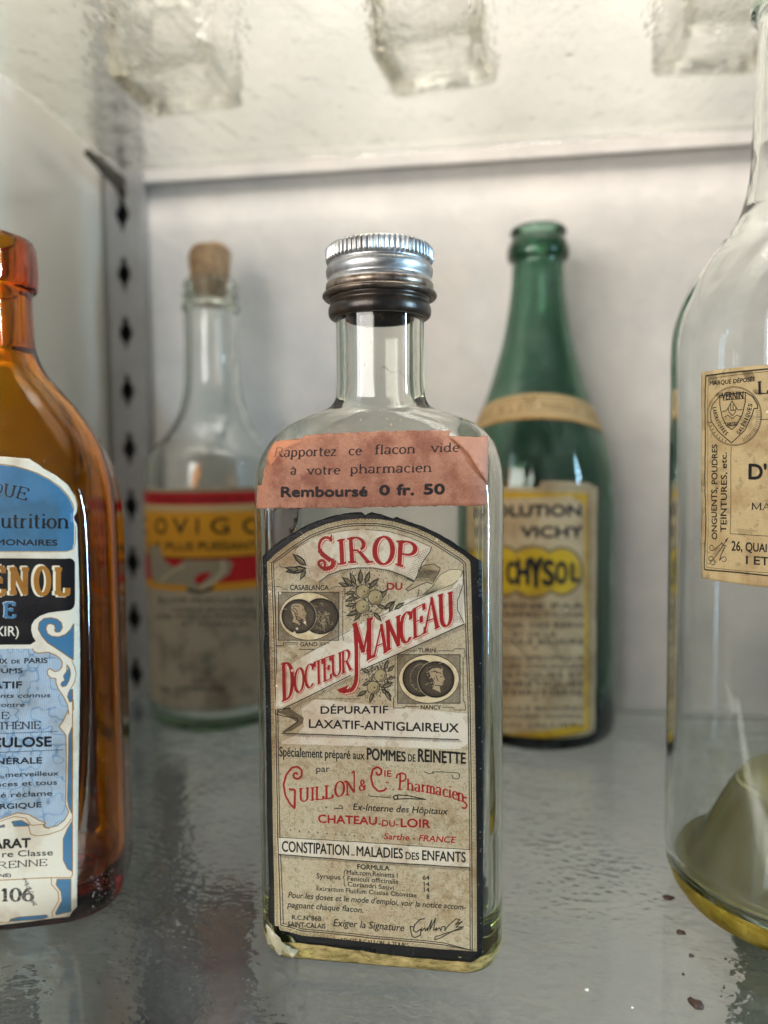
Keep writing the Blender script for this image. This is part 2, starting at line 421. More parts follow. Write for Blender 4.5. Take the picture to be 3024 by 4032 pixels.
    def text(s, txt, p0, p1, h, col, font='sans', bold=0.0, lean=0.0, h1=None, a=1.0, worn=None, **kw):
        """baseline from p0 to p1 (photo px in the current frame), cap height h"""
        p0, p1 = np.array(p0, float), np.array(p1, float); h1 = h if h1 is None else h1
        m = s.new(); s.glyphs(m, txt, (p0, p1, p1+(lean*h1, -h1), p0+(lean*h, -h)), font, bold, **kw); s.put(m, col, a, worn)
    def quadtext(s, txt, quad, col, **kw):
        m = s.new(); s.glyphs(m, txt, quad, **kw); s.put(m, col)
    def arctext(s, txt, c, r, a0, a1, h, col, inward=False, **kw):
        """letters along a circle, angles in degrees, clockwise on the picture"""
        tot = len(txt)
        for i, ch in enumerate(txt):
            if ch == ' ': continue
            b0, b1 = a0+(a1-a0)*i/tot, a0+(a1-a0)*(i+.86)/tot
            f = lambda a, rr: (c[0]+rr*math.cos(math.radians(a)), c[1]+rr*math.sin(math.radians(a)))
            ro = r+h if not inward else r-h
            s.quadtext(ch, (f(b0, r), f(b1, r), f(b1, ro), f(b0, ro)), col, **kw)
    def image(s, name):
        im = bpy.data.images.new(name, s.w, s.h, alpha=False)
        a = np.ones((s.h, s.w, 4), dtype=np.float32); a[:, :, :3] = np.clip(s.img[::-1], 0, 1)
        im.pixels.foreach_set(a.ravel()); im.update(); im.pack(); return im
def paper_mat(name, pr, rough=.55, bstr=.35, coat=0.0, spec=.22):
    m, nt, out = newmat(name)
    p = N(nt, 'ShaderNodeBsdfPrincipled'); p.inputs['Roughness'].default_value = rough; p.inputs['Specular IOR Level'].default_value = spec
    t = N(nt, 'ShaderNodeTexImage'); t.image = pr.image(name); t.extension = 'EXTEND'
    nt.links.new(t.outputs['Color'], p.inputs['Base Color'])
    n = noise(nt, 1100, 4, .7); n2 = noise(nt, 130, 3, .6)
    ad = N(nt, 'ShaderNodeMath', operation='MULTIPLY_ADD'); nt.links.new(n2.outputs['Fac'], ad.inputs[0]); ad.inputs[1].default_value = 2.2; nt.links.new(n.outputs['Fac'], ad.inputs[2])
    bump(nt, ad.outputs[0], bstr, 0.00018, p.inputs['Normal'])
    p.inputs['Coat Weight'].default_value = coat; p.inputs['Coat Roughness'].default_value = .2
    nt.links.new(p.outputs[0], out.inputs['Surface']); return m
def sheet(name, pr, outline, surf, mat, parent, step=1.6, lift=None, thick=.12):
    """paper with a traced outline (sheet mm), laid on surf(u, v) -> xyz mm"""
    ol = [Vector(p) for p in outline]; n = len(ol)
    xs = [p.x for p in ol]; ys = [p.y for p in ol]; pts = list(ol)
    def inside(x, y):
        c = False
        for i in range(n):
            a, b = ol[i], ol[(i+1) % n]
            if (a.y > y) != (b.y > y) and x < (b.x-a.x)*(y-a.y)/(b.y-a.y)+a.x: c = not c
        return c
    y = min(ys)+step*.5; r = 0
    while y < max(ys):
        x = min(xs)+step*.5
        while x < max(xs):
            if inside(x, y): pts.append(Vector((x, y)))
            x += step
        y += step
    v, e, f, *_ = delaunay_2d_cdt(pts, [], [list(range(n))], 1, 1e-5)
    V = []; UV = []
    for p in v:
        q = surf(p.x, p.y, lift(p.x, p.y) if lift else 0.0); V.append((q[0]*MM, q[1]*MM, q[2]*MM))
        UV.append(((p.x-pr.u0)/(pr.u1-pr.u0), (p.y-pr.v0)/(pr.v1-pr.v0)))
    o = mesh_obj(name, V, f, mat, parent, uvs=UV, recalc=False)
    m = o.modifiers.new('thick', 'SOLIDIFY'); m.thickness = thick*MM; m.offset = 0
    return o
def rough_outline(pts, amp, step, seed=1):
    """densify an outline and give it a slightly torn edge"""
    r = random.Random(seed); out = []
    for i, p in enumerate(pts):
        q = pts[(i+1) % len(pts)]; L = math.hypot(q[0]-p[0], q[1]-p[1]); k = max(1, int(L/step))
        for j in range(k):
            t = j/k; w = amp if j else 0
            out.append((p[0]+(q[0]-p[0])*t+r.uniform(-w, w), p[1]+(q[1]-p[1])*t+r.uniform(-w, w)))
    return out
# ------------------------------------------------------------------ the showcase
m_wall = plain('light_mottled_wall', (.69, .64, .595), .75, var=.10, vscale=13, bmp=.5, bscale=60, col2=(.49, .48, .465), bdist=.002)  # cloudy colour mottle stands in for light cast through the glass shelf
m_side = plain('painted_side', (.52, .505, .445), .14, var=.05, vscale=6)
m_base = plain('grey_base', (.42, .43, .42), .7, var=.35, vscale=14)
WY, SX = .424, -.2225
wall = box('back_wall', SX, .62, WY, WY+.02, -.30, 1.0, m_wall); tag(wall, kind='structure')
added_step = box('added_wall_step', SX, .62, WY-.0045, WY-.0001, .3012, 1.0, m_wall, bevel=.0008); tag(added_step, kind='structure')  # stands proud of the wall, a step added to throw the dark line below
sidew = box('side_wall', SX-.02, SX-.0005, .14, WY+.02, -.30, 1.0, m_side); tag(sidew, kind='structure')
floor = box('cabinet_floor', SX-.02, .62, -.10, WY-.0005, -.32, -.301, m_base); tag(floor, kind='structure')

m_shelf_low = glass_mat('shelf_glass', sigma=(16, 9, 11), rough=.06, wave=.0)
def shelf_surface(m, film, filmcol, pebble, rough):
    nt = m.node_tree; g = [n for n in nt.nodes if n.type == 'BSDF_GLASS'][0]
    for l in list(nt.links):
        if l.to_node == g and l.to_socket.name == 'Normal': nt.links.remove(l)
    g.inputs['Roughness'].default_value = rough
    n1 = noise(nt, 370, 1.6, .45, (.75, 1, .01)); n2 = noise(nt, 60, 2, .5, (1, 1, .01))
    a = N(nt, 'ShaderNodeMath', operation='MULTIPLY_ADD'); nt.links.new(n2.outputs['Fac'], a.inputs[0]); a.inputs[1].default_value = 1.2; nt.links.new(n1.outputs['Fac'], a.inputs[2])
    gb_ = bump(nt, a.outputs[0], pebble, .0012, g.inputs['Normal']); ge = N(nt, 'ShaderNodeNewGeometry'); sx_ = N(nt, 'ShaderNodeSeparateXYZ'); nt.links.new(ge.outputs['True Normal'], sx_.inputs[0])
    lt = N(nt, 'ShaderNodeMath', operation='MULTIPLY_ADD'); nt.links.new(sx_.outputs['Z'], lt.inputs[0]); lt.inputs[1].default_value = 0.0; lt.inputs[2].default_value = pebble
    po = N(nt, 'ShaderNodeTexCoord'); sp_ = N(nt, 'ShaderNodeSeparateXYZ'); nt.links.new(po.outputs['Object'], sp_.inputs[0])
    gt = N(nt, 'ShaderNodeMath', operation='LESS_THAN'); nt.links.new(sp_.outputs['Z'], gt.inputs[0]); gt.inputs[1].default_value = -.004
    mm_ = N(nt, 'ShaderNodeMath', operation='MULTIPLY_ADD'); nt.links.new(gt.outputs[0], mm_.inputs[0]); mm_.inputs[1].default_value = pebble*.93; mm_.inputs[2].default_value = pebble*.07
    n5 = noise(nt, 11, 2, .5); r5 = ramp(nt, n5.outputs['Fac'], [(.40, .28), (.60, 1.15)]); m5 = N(nt, 'ShaderNodeMath', operation='MULTIPLY'); nt.links.new(mm_.outputs[0], m5.inputs[0]); nt.links.new(r5.outputs[0], m5.inputs[1])
    nt.links.new(m5.outputs[0], gb_.inputs['Strength'])
    d = N(nt, 'ShaderNodeBsdfPrincipled'); d.inputs['Base Color'].default_value = (*filmcol, 1); d.inputs['Roughness'].default_value = .16; nt.links.new([l.from_socket for l in nt.links if l.to_node == g and l.to_socket.name == 'Normal'][0], d.inputs['Normal'])
    n3 = noise(nt, 14, 5, .62, (1, 1, 1), .6); r = ramp(nt, n3.outputs['Fac'], [(.34, film[0]), (.62, film[1])])
    sp = noise(nt, 1500, 2, .5); rs = ramp(nt, sp.outputs['Fac'], [(.72, 0.0), (.76, .8)])
    mx = N(nt, 'ShaderNodeMath', operation='MAXIMUM'); nt.links.new(r.outputs[0], mx.inputs[0]); nt.links.new(rs.outputs[0], mx.inputs[1])
    tr = N(nt, 'ShaderNodeBsdfTransparent'); m0 = N(nt, 'ShaderNodeMixShader'); m0.inputs[0].default_value = .12; nt.links.new(g.outputs[0], m0.inputs[1]); nt.links.new(tr.outputs[0], m0.inputs[2])
    mix = N(nt, 'ShaderNodeMixShader'); nt.links.new(mx.outputs[0], mix.inputs[0]); nt.links.new(m0.outputs[0], mix.inputs[1]); nt.links.new(d.outputs[0], mix.inputs[2])
    out = [n for n in nt.nodes if n.type == 'OUTPUT_MATERIAL'][0]; nt.links.new(mix.outputs[0], out.inputs['Surface'])
shelf_surface(m_shelf_low, (.0, .13), (.30, .30, .295), .42, .008)
low = box('lower_shelf', -.2065, .40, .12, .411, -.008, 0.0, m_shelf_low, bevel=.0006)
tag(low, 'grey pebbled glass shelf that the four large bottles stand on', 'shelf')
# the upper shelf: window-clear sheet glass, see-through for light
m_shelf_up, nt, out = newmat('upper_shelf_glass')
g = N(nt, 'ShaderNodeBsdfGlass'); g.inputs['IOR'].default_value = 1.5; g.inputs['Roughness'].default_value = .03; g.inputs['Color'].default_value = (.97, .985, .97, 1)
n1 = noise(nt, 75, 3, .6, (1, .5, 1)); bump(nt, n1.outputs['Fac'], .48, .003, g.inputs['Normal'])
t = N(nt, 'ShaderNodeBsdfTransparent'); t.inputs['Color'].default_value = (.96, .97, .955, 1)
mix = N(nt, 'ShaderNodeMixShader'); mix.inputs[0].default_value = .68
nt.links.new(t.outputs[0], mix.inputs[1]); nt.links.new(g.outputs[0], mix.inputs[2]); nt.links.new(mix.outputs[0], out.inputs['Surface'])
UP = .303
upper = box('upper_shelf', -.2065, .40, .05, .406, UP, UP+.006, m_shelf_up, bevel=.0006)
tag(upper, 'textured clear glass shelf overhead carrying three small bottles', 'shelf')
# slotted shelf standard in the corner
m_rail = plain('grey_rail', (.34, .335, .33), .42, .3, var=.12, vscale=60)
m_dark = plain('dark_channel', (.02, .02, .022), .7)
rail = thing('shelf_rail', (-.2095, .412, -.20), 'grey slotted metal shelf rail upright in the left back corner', 'rail')
def rail_face(w, z0, z1, pitch, first):
    holes = []; z = first
    while z+.012 < z1:
        if z-.012 > z0:
            h = [(-.0012, .0085), (.0012, .0085), (.0013, .0045), (.0024, .0028), (.0033, .0004), (.0030, -.0022), (.0018, -.0044), (.0010, -.0058), (.0006, -.0092),
                 (-.0006, -.0092), (-.0010, -.0058), (-.0018, -.0044), (-.0030, -.0022), (-.0033, .0004), (-.0024, .0028), (-.0013, .0045)]
            holes.append([(x*1.3, z+y*1.08) for x, y in h])
        z += pitch
    pts = [(-w, z0), (w, z0), (w, z1), (-w, z1)]; loops = [[0, 1, 2, 3]]
    for h in holes:
        loops.append(list(range(len(pts), len(pts)+len(h)))[::-1]); pts += h
    v, e, f, *_ = delaunay_2d_cdt([Vector(p) for p in pts], [], loops, 2, 1e-7)
    def inh(x, y):
        return any(abs(x) < .0032 and math.hypot((x)/.0033, (y-(sum(p[1] for p in h)/len(h)))/.0095) < .8 for h in holes)
    keep = []
    for t in f:
        c = sum((v[i] for i in t), Vector((0, 0)))/len(t)
        ok = True
        for h in holes:
            if min(p[1] for p in h) < c.y < max(p[1] for p in h):
                ins = False
                for i in range(len(h)):
                    a, b = h[i], h[(i+1) % len(h)]
                    if (a[1] > c.y) != (b[1] > c.y) and c.x < (b[0]-a[0])*(c.y-a[1])/(b[1]-a[1])+a[0]: ins = not ins
                if ins: ok = False
        if ok: keep.append(t)
    return [(p.x, 0, p.y) for p in v], keep
v, f = rail_face(.0088, 0, .75, .0338, .2450-.0338*7+.0)
o = mesh_obj('face_plate', v, f, m_rail, rail, smooth=False); s_ = o.modifiers.new('thick', 'SOLIDIFY'); s_.thickness = .0014; s_.offset = 0
for sx in (-1, 1):
    box('side_flange', sx*.0096-.0008, sx*.0096+.0008, -.0007, .0110, 0, .75, m_rail, rail)
box('channel_back', -.0086, .0086, .0085, .0100, 0, .75, m_dark, rail)
# shelf bracket hooked into the rail
m_brk = plain('bracket_metal', (.085, .075, .062), .42, .7, var=.3, vscale=200)
br = thing('shelf_bracket', (-.2085, .411, .2985), 'short dark metal bracket hooked into the rail under the upper shelf', 'bracket')
v = [(0, -.036), (0, -.030), (0, .0), (0, .0)]
prof = [(-.038, .0035), (-.038, .0010), (-.006, -.0045), (.0, -.0075), (.002, -.0075), (.002, .0035)]
V = [(sx*.0016, y, z) for sx in (-1, 1) for y, z in prof]; n = len(prof)
F = [tuple(range(n))[::-1], tuple(range(n, 2*n))]+[(i, (i+1) % n, n+(i+1) % n, n+i) for i in range(n)]
mesh_obj('arm', V, F, m_brk, br, smooth=False)
box('hook', -.0012, .0012, .002, .0075, -.0065, -.0015, m_brk, br)
# bottles and jars on the level below, seen only through the shelf
def jar_below(x, y, r, h, m, label, cat):
    t = thing('stored_jar', (x, y, -.301), label, cat)
    prof = [(.1, .0), (r*.9, 0.0), (r, 3), (r, h*.62), (r*.9, h*.72), (r*.42, h*.84), (r*.36, h*.86), (r*.36, h*.97), (r*.42, h*.98), (r*.42, h), (.1, h)]
    pr = spl(prof, 3); lathe('jar_body', pr, m, t, n=48)
m_bdark = plain('dark_jar', (.022, .02, .024), .3); m_bbrown = plain('brown_jar', (.035, .016, .014), .4); m_bgreen = plain('green_jar', (.045, .055, .042), .3)
jar_below(-.152, .330, 19, 282, m_bdark, 'tall dark jar on the level below, blurred under the glass beside the amber bottle', 'jar')
jar_below(-.172, .235, 24, 240, m_bdark, 'squat dark jar on the level below, under the foot of the amber bottle', 'jar')
jar_below(-.097, .258, 25, 268, m_bbrown, 'brown jar on the level below, a rippled patch under the glass in front', 'jar')
jar_below(.100, .272, 27, 262, m_bgreen, 'dark green jar on the level below, under the big clear bottle', 'jar')

# ------------------------------------------------------------------ photo position -> place on a sheet of paper
def _dirs(x, y):
    a = (np.asarray(x, float)-CX)/FPX; b = -(np.asarray(y, float)-CY)/FPX
    return [CF[i]+a*CR[i]+b*CU[i] for i in range(3)]
def on_plane(px, py, ang, z0=0.0):
    """sheet on an upright plane through (px, py) mm, running at ang; u from that point"""
    tx, ty = math.cos(ang), math.sin(ang); nx, ny = ty, -tx
    def f(x, y):
        d = _dirs(x, y); k = (px*nx+py*ny)/(d[0]*nx+d[1]*ny)
        return (d[0]*k-px)*tx+(d[1]*k-py)*ty, CAM_H*1000+d[2]*k-z0
    return f
def on_cyl(cx, cy_, R, z0=0.0):
    """sheet round an upright cylinder; u = arc length from the side facing -y"""
    def f(x, y):
        d = _dirs(x, y); A = d[0]**2+d[1]**2; B = -(d[0]*cx+d[1]*cy_); C = cx*cx+cy_*cy_-R*R
        disc = np.maximum(B*B-A*C, 0); k = (-B-np.sqrt(disc))/A
        th = np.arctan2(d[0]*k-cx, -(d[1]*k-cy_)); return th*R, CAM_H*1000+d[2]*k-z0
    return f

# ================================================================== the syrup bottle
FX, FY = -29.8, 206.8
syr = thing('syrup_bottle', (FX*MM, FY*MM, 0), 'clear flat syrup bottle with silver screw cap and arched red and black label', 'bottle')
#        z     a     b     ca   cb
S_OUT = spl([(0.0, 31.0, 17.2, 8.6, 8.6, 'c'), (0.8, 32.3, 18.3, 9.2, 10.0), (3.2, 33.6, 18.8, 9.0, 11.5), (9, 34.0, 18.9, 8.0, 12.0), (30, 34.1, 19, 7.2, 12), (70, 34.1, 19, 7, 12), (110, 34.1, 19, 7, 12),
 (126, 34.2, 19, 7.5, 12.5), (134, 33.9, 18.9, 10, 13.5), (139.5, 32.6, 18.3, 16, 15), (143.5, 30.4, 17.2, 22, 16), (147, 26.0, 15.8, 23, 15.4), (149.3, 20.5, 14.4, 19.5, 14.1), (151.0, 15.8, 13.2, 15.5, 13.0), (153.2, 13.1, 12.6, 13, 12.4), (157, 12.35, 12.3, 12.2, 12.1), (166, 12.25, 12.25, 12.1, 12.1), (176.5, 12.3, 12.3, 12.2, 12.2), (179, 12.4, 12.4, 12.3, 12.3), (190, 12.2, 12.2, 12.1, 12.1)], 5)
def sec_at(z):
    zs = S_OUT[:, 0]; return [float(np.interp(z, zs, S_OUT[:, i])) for i in range(1, 5)]
def syr_surf(u, z, l=0.0):
    a, b, ca, cb = sec_at(z); au = min(abs(u), a*.999)
    if au <= a-ca: y = -b
    else: y = -(b-cb+cb*math.sqrt(max(0, 1-((au-(a-ca))/ca)**2)))
    return (math.copysign(au, u) if abs(u) > 1e-9 else u, y-.14-l, z)
T = 3.0
inner = []
for z, a, b, ca, cb in S_OUT[::-1]:
    if z > 9: inner.append((z, a-T*.9, b-T, min(max(ca-T*.6, 3), a-T*.9), min(max(cb-T*.6, 3), b-T)))
inner += [(8.2, 29.0, 14.5, 8, 9), (7.4, 26.0, 12, 8, 8), (7.2, 14, 6, 5, 5), (7.6, 1.0, .6, .5, .3)]
secs = [(1.4, 1.2, .6, .5, .3), (1.2, 18, 8, 6, 5), (.9, 26.0, 13, 8, 7), (0.1, 29.4, 15.8, 8.4, 8)]+[tuple(r) for r in S_OUT]+[(190.6, 11.6, 11.6, 11.4, 11.4), (190.6, 9.8, 9.8, 9.6, 9.6)]+inner
m_clear = glass_mat('old_clear_glass', sigma=(12, 8, 20), wave=.05, wavescale=45, dirt=.02, dirtcol=(.50, .44, .33))
loft('glass_body', secs, m_clear, syr, ks=5, kc=10)
# ---- residue and dirt inside, behind the labels; painted contact shade at the foot
def blotch(name, pts, surf, mat, parent, seed, amp=.5, step=1.2, lift=None):
    class Q: u0 = -50; u1 = 50; v0 = 0; v1 = 200
    return sheet(name, Q, rough_outline(pts, amp, step, seed), surf, mat, parent, step=1.4, lift=lift, thick=.10)
m_tar_and_shade = plain('dried_syrup_and_shade', (.030, .014, .007), .35, var=.5, vscale=300, bmp=.4, bscale=500)
m_amberres = plain('brown_residue', (.17, .085, .03), .5, var=.6, vscale=220, bmp=.3, bscale=600, col2=(.05, .028, .014))
def syr_in(u, z, l=0.0):
    q = syr_surf(u, z); return (q[0]*.93, q[1]+T+.35, z)
blotch('dried_syrup_stain', [(-31.5, 121), (-30.8, 100), (-28.5, 106), (-25, 113.5), (-21.5, 121), (-20.5, 126), (-26, 127)], syr_in, m_tar_and_shade, syr, 3, .8)
blotch('dried_syrup_stain', [(-31.8, 128), (-31.6, 60), (-31.0, 25), (-29.2, 25), (-29.4, 62), (-29.0, 112)], syr_in, m_amberres, syr, 4, .25)
blotch('dried_syrup_stain', [(27.0, 8.8), (31.0, 9), (31.6, 22), (30.2, 27), (28.5, 21), (26.0, 13)], syr_in, m_tar_and_shade, syr, 5, .5)
m_pool = plain('amber_dregs', (.50, .36, .13), .25, var=.5, vscale=120, col2=(.26, .15, .05))
loft('dried_dregs', [(7.9, 1, .6, .5, .3), (7.85, 20, 9, 6, 6), (8.35, 28.2, 13.6, 8, 9), (9.3, 29.6, 14.9, 8, 9.5), (9.9, 29.9, 15.1, 8, 9.6), (9.0, 27.5, 13.2, 7.5, 9), (8.5, 18, 8, 6, 6), (8.5, 1, .6, .5, .3)], m_pool, syr, ks=5, kc=10)
m_foot, nt, out = newmat('golden_foot_film')
_t = N(nt, 'ShaderNodeBsdfTransparent'); _t.inputs['Color'].default_value = (.90, .76, .38, 1); _d = N(nt, 'ShaderNodeBsdfPrincipled'); _d.inputs['Base Color'].default_value = (.50, .37, .15, 1); _d.inputs['Roughness'].default_value = .3
_n = noise(nt, 210, 6, .65, (1, 1, 2.5)); _r = ramp(nt, _n.outputs['Fac'], [(.32, .10), (.68, .85)]); _m = N(nt, 'ShaderNodeMixShader'); nt.links.new(_r.outputs[0], _m.inputs[0]); nt.links.new(_t.outputs[0], _m.inputs[1]); nt.links.new(_d.outputs[0], _m.inputs[2]); nt.links.new(_m.outputs[0], out.inputs['Surface'])
V, F = [], []; zz = [.3, .9, 1.6, 2.4, 3.2, 4.2, 5.4]
for z in zz:
    a, b, ca, cb = sec_at(z); R_ = ring_pts(a+.12, b+.12, ca, cb, ks=5, kc=10); V += [(x*MM, y*MM, z*MM) for x, y in R_]
n_ = len(R_); F = [(i*n_+j, i*n_+(j+1) % n_, (i+1)*n_+(j+1) % n_, (i+1)*n_+j) for i in range(len(zz)-1) for j in range(n_)]
mesh_obj('golden_stain', V, F, m_foot, syr, recalc=False)
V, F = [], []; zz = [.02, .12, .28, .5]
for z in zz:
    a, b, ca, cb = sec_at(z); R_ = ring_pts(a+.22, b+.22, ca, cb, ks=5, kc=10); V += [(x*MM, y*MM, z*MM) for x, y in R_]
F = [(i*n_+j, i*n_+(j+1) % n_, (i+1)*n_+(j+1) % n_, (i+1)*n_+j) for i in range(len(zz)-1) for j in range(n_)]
mesh_obj('contact_shade_line', V, F, m_tar_and_shade, syr, recalc=False)  # dark ring round the foot stands in for the contact shadow
pq = Print(on_plane(FX, FY+19, 0), -29, 29, 4, 130, 4, (.74, .66, .52))
h1 = fbm(pq.h, pq.w, 60, 3, 5)[:, :, None]; pq.img = pq.img*(1-np.clip((h1-.40)*2.0, 0, .6)*np.array([.6, .7, .85]))
m_bk = paper_mat('back_paper', pq, .8, .4); nt = m_bk.node_tree; _tl = N(nt, 'ShaderNodeBsdfTranslucent'); _im = [n for n in nt.nodes if n.type == 'TEX_IMAGE'][0]; nt.links.new(_im.outputs[0], _tl.inputs[0])
_mx = N(nt, 'ShaderNodeMixShader'); _mx.inputs[0].default_value = .6; _pb = [n for n in nt.nodes if n.type == 'BSDF_PRINCIPLED'][0]; nt.links.new(_pb.outputs[0], _mx.inputs[1]); nt.links.new(_tl.outputs[0], _mx.inputs[2]); nt.links.new(_mx.outputs[0], [n for n in nt.nodes if n.type == 'OUTPUT_MATERIAL'][0].inputs[0])
bo = sheet('back_sheet', pq, rough_outline([(-27, 6), (27, 6), (27, 100), (22, 106), (-24, 106), (-27, 100)], .25, 1.5, 9), lambda u, z, l=0.0: (u, -syr_surf(u, z)[1]+.02, z), m_bk, syr, 3)
bo['label'] = 'brown stained paper on the back of the bottle, seen through the glass'
m_peel = plain('peeled_film', (.36, .33, .22), .14, var=.3, vscale=200, bmp=.8, bscale=260, bdist=.0008)
blotch('peeled_corner', [(-30.2, 3.6), (-27.4, 2.4), (-22.5, 2.0), (-21, 3.6), (-24, 5.2), (-26, 7.0), (-28.4, 8.6), (-30.2, 10), (-31, 8)], syr_surf, m_peel, syr, 11, .25, .8, lambda u, v: .9+.5*math.sin(u*1.7+v)+.3*math.sin(v*2.3-u))
# ---- screw cap, rim ring and seal
m_alu, nt, out = newmat('aluminium_cap')
p = N(nt, 'ShaderNodeBsdfPrincipled'); p.inputs['Metallic'].default_value = 1; _cn = noise(nt, 170, 6, .7); _cr = ramp(nt, _cn.outputs['Fac'], [(.34, (.56, .56, .56)), (.58, (.42, .415, .405)), (.70, (.17, .145, .12))]); nt.links.new(_cr.outputs[0], p.inputs['Base Color'])
n = noise(nt, 260, 5, .6, (1, 1, 3)); r = ramp(nt, n.outputs['Fac'], [(.3, .28), (.7, .50)]); nt.links.new(r.outputs[0], p.inputs['Roughness'])
n = noise(nt, 900, 3, .6); bump(nt, n.outputs['Fac'], .12, .0002, p.inputs['Normal']); nt.links.new(p.outputs[0], out.inputs['Surface'])
def knurl(r, z, t, i):
    if KN0 <= i <= KN1: r += (.28+.05*math.sin(5*t+1)+.04*math.sin(11*t))*math.cos(t*64+.25*math.sin(3*t))-.12
    return r, z
cp = [(10, 195.7), (13.2, 195.75), (14.0, 195.5), (14.45, 195.1), (14.75, 194.7), (14.85, 194.4), (14.85, 193.2), (14.85, 191.9), (14.75, 191.5), (14.2, 191.1), (13.95, 190.7), (14.1, 190.3), (14.6, 189.9), (14.85, 189.3), (14.9, 188.5), (14.75, 187.7), (14.4, 187.0), (14.25, 186.6), (14.35, 186.2), (14.6, 185.9), (14.75, 185.3), (14.75, 183.4), (14.95, 183.1), (14.6, 183.0), (13.2, 183.0), (13.0, 185), (12.8, 193.8), (9, 194.3)]
KN0, KN1 = 4, 8
cap = lathe('screw_cap', cp, m_alu, syr, n=512, mod=knurl)
m_rim = plain('rusty_band', (.42, .34, .27), .38, .85, bmp=.25, bscale=700, col2=(.09, .06, .045), vscale=260)
m_ring = plain('blackened_ring', (.05, .04, .032), .33, .7, bmp=.25, bscale=700, col2=(.20, .15, .11), vscale=220)
lathe('cap_lip', [(14.8, 185.2), (14.98, 185.15), (15.02, 184.2), (15.0, 183.2), (14.8, 183.15)], m_rim, syr, n=160, closed=True)
m_seal = plain('dark_seal', (.014, .012, .011), .30, .3, bmp=.3, bscale=500, col2=(.06, .04, .025), vscale=150)
lathe('rim_ring', spl([(13.6, 183.3, 'c'), (15.2, 183.1), (15.85, 182.6), (15.95, 182.0), (15.6, 181.5), (15.0, 181.3), (13.6, 181.4, 'c')], 3), m_ring, syr, n=160, closed=True)
lathe('neck_seal', spl([(12.4, 182.0, 'c'), (14.2, 182.0, 'c'), (14.15, 181.0), (13.75, 180.3), (13.8, 179.8), (14.2, 179.0), (14.35, 177.8), (14.1, 176.6), (13.4, 176.0), (12.4, 175.9, 'c')], 4), m_seal, syr, n=160, closed=True)
# ---- gold flakes and specks on the shoulder, the rusty crack on the neck
m_rust = plain('rust_speck', (.20, .10, .035), .6); m_gold = plain('gold_speck', (.45, .32, .12), .5, .3)
def specks(name, spots, mat, parent, size, seed):
    r = random.Random(seed); V, F = [], []
    for (x, y, z, nx, ny, nz) in spots:
        nn = Vector((nx, ny, nz)).normalized(); t1 = nn.orthogonal().normalized(); t2 = nn.cross(t1); k = len(V); m = r.randint(5, 7); ss = size*r.uniform(.4, 1.3)
        base = Vector((x, y, z)); V.append(tuple((base+nn*ss*.35)*MM))
        for j in range(m):
            a = 2*math.pi*j/m; q = base+(t1*math.cos(a)*r.uniform(.6, 1.3)+t2*math.sin(a)*r.uniform(.6, 1.3))*ss; V.append(tuple(q*MM))
        for j in range(m): F.append((k, k+1+j, k+1+(j+1) % m))
    o = mesh_obj(name, V, F, mat, parent, smooth=False); tag(o, kind='stuff'); return o
r = random.Random(5); sp = []
for i in range(70):
    u = r.gauss(2, 11); z = r.uniform(141.5, 147.5)
    if abs(u) > 27: continue
    q = syr_surf(u, z); sp.append((q[0], q[1]+.10, q[2], 0, -.8, .6))
specks('flakes', sp, m_gold, syr, .22, 2)
sp = []
for i in range(46):
    t = i/45; u = 2.0+t*9.3; z = 161.0-2.6*t+.5*math.sin(t*17)+r.uniform(-.25, .25)
    if .35 < t < .42: continue
    sp.append((u, -math.sqrt(max(12.25**2-u*u, 0.1))-.02, z, u, -10, 0))
for i in range(60):
    u = r.uniform(-11, 11); z = r.uniform(153, 176)
    if r.random() < .6: z = r.uniform(173, 176)
    sp.append((u, -math.sqrt(max(12.25**2-u*u, 0.1))-.02, z, u, -10, 0))
specks('rust_spots', sp, m_rust, syr, .13, 3)

# ---- main label
yf = on_plane(FX, FY-19.1, 0.0)
pr = Print(yf, -31.5, 31, 2, 124, 13, (.62, .56, .44))
H_, W_ = pr.h, pr.w
INK = (.06, .048, .04); RED = (.50, .085, .080); CREAM = (.70, .67, .61); TAN = (.61, .565, .475)
# tinted ground with its fine guilloche
g1 = fbm(H_, W_, 9, 3, 2); g2 = np.abs(fbm(H_, W_, 12, 9, 3)-.5)
pr.img[:] = np.array(TAN); k = np.clip((.05-g2)*16, 0, .62)[:, :, None]; pr.img = pr.img*(1-k)+np.array((.42, .41, .31))*k
outer = [(1032,2192),(1068,2158),(1105,2128),(1145,2104),(1181,2082),(1215,2064),(1250,2050),(1310,2031),(1369,2020),(1419,2016),(1428,2019),(1438,2028),(1448,2022),(1463,2016),(1500,2024),(1532,2036),(1548,2041),(1562,2034),(1607,2053),(1660,2070),(1722,2098),(1780,2131),(1831,2166),(1881,2201),(1893,2208),(1896,2226),(1904,2500),(1906,2731),(1904,3100),(1903,3250),(1902,3770),(1855,3790),(1700,3779),(1500,3757),(1300,3728),(1166,3712),(1150,3690),(1103,3660),(1098,3645),(1068,3642),(1056,3636),(1053,3400),(1048,3100),(1045,2800),(1042,2640),(1033,2560),(1040,2500),(1036,2380)]
crm = [(1050,2214),(1087,2178),(1145,2134),(1211,2092),(1286,2062),(1350,2047),(1419,2041),(1490,2043),(1549,2052),(1636,2078),(1690,2101),(1732,2125),(1825,2185),(1849,2206),(1853,2222),(1861,2500),(1869,2732),(1873,3000),(1876,3250),(1878,3748),(1740,3738),(1500,3716),(1300,3695),(1188,3684),(1100,3660),(1082,3640),(1074,3250),(1068,2850),(1060,2500)]
pr.frame(0, 0, 1)
pr.fill([(950,1950),(2000,1950),(2000,3900),(950,3900)], (.060, .057, .055))
m = pr.new(); pr.cover(m, pr.polyE(pr.P(crm)))
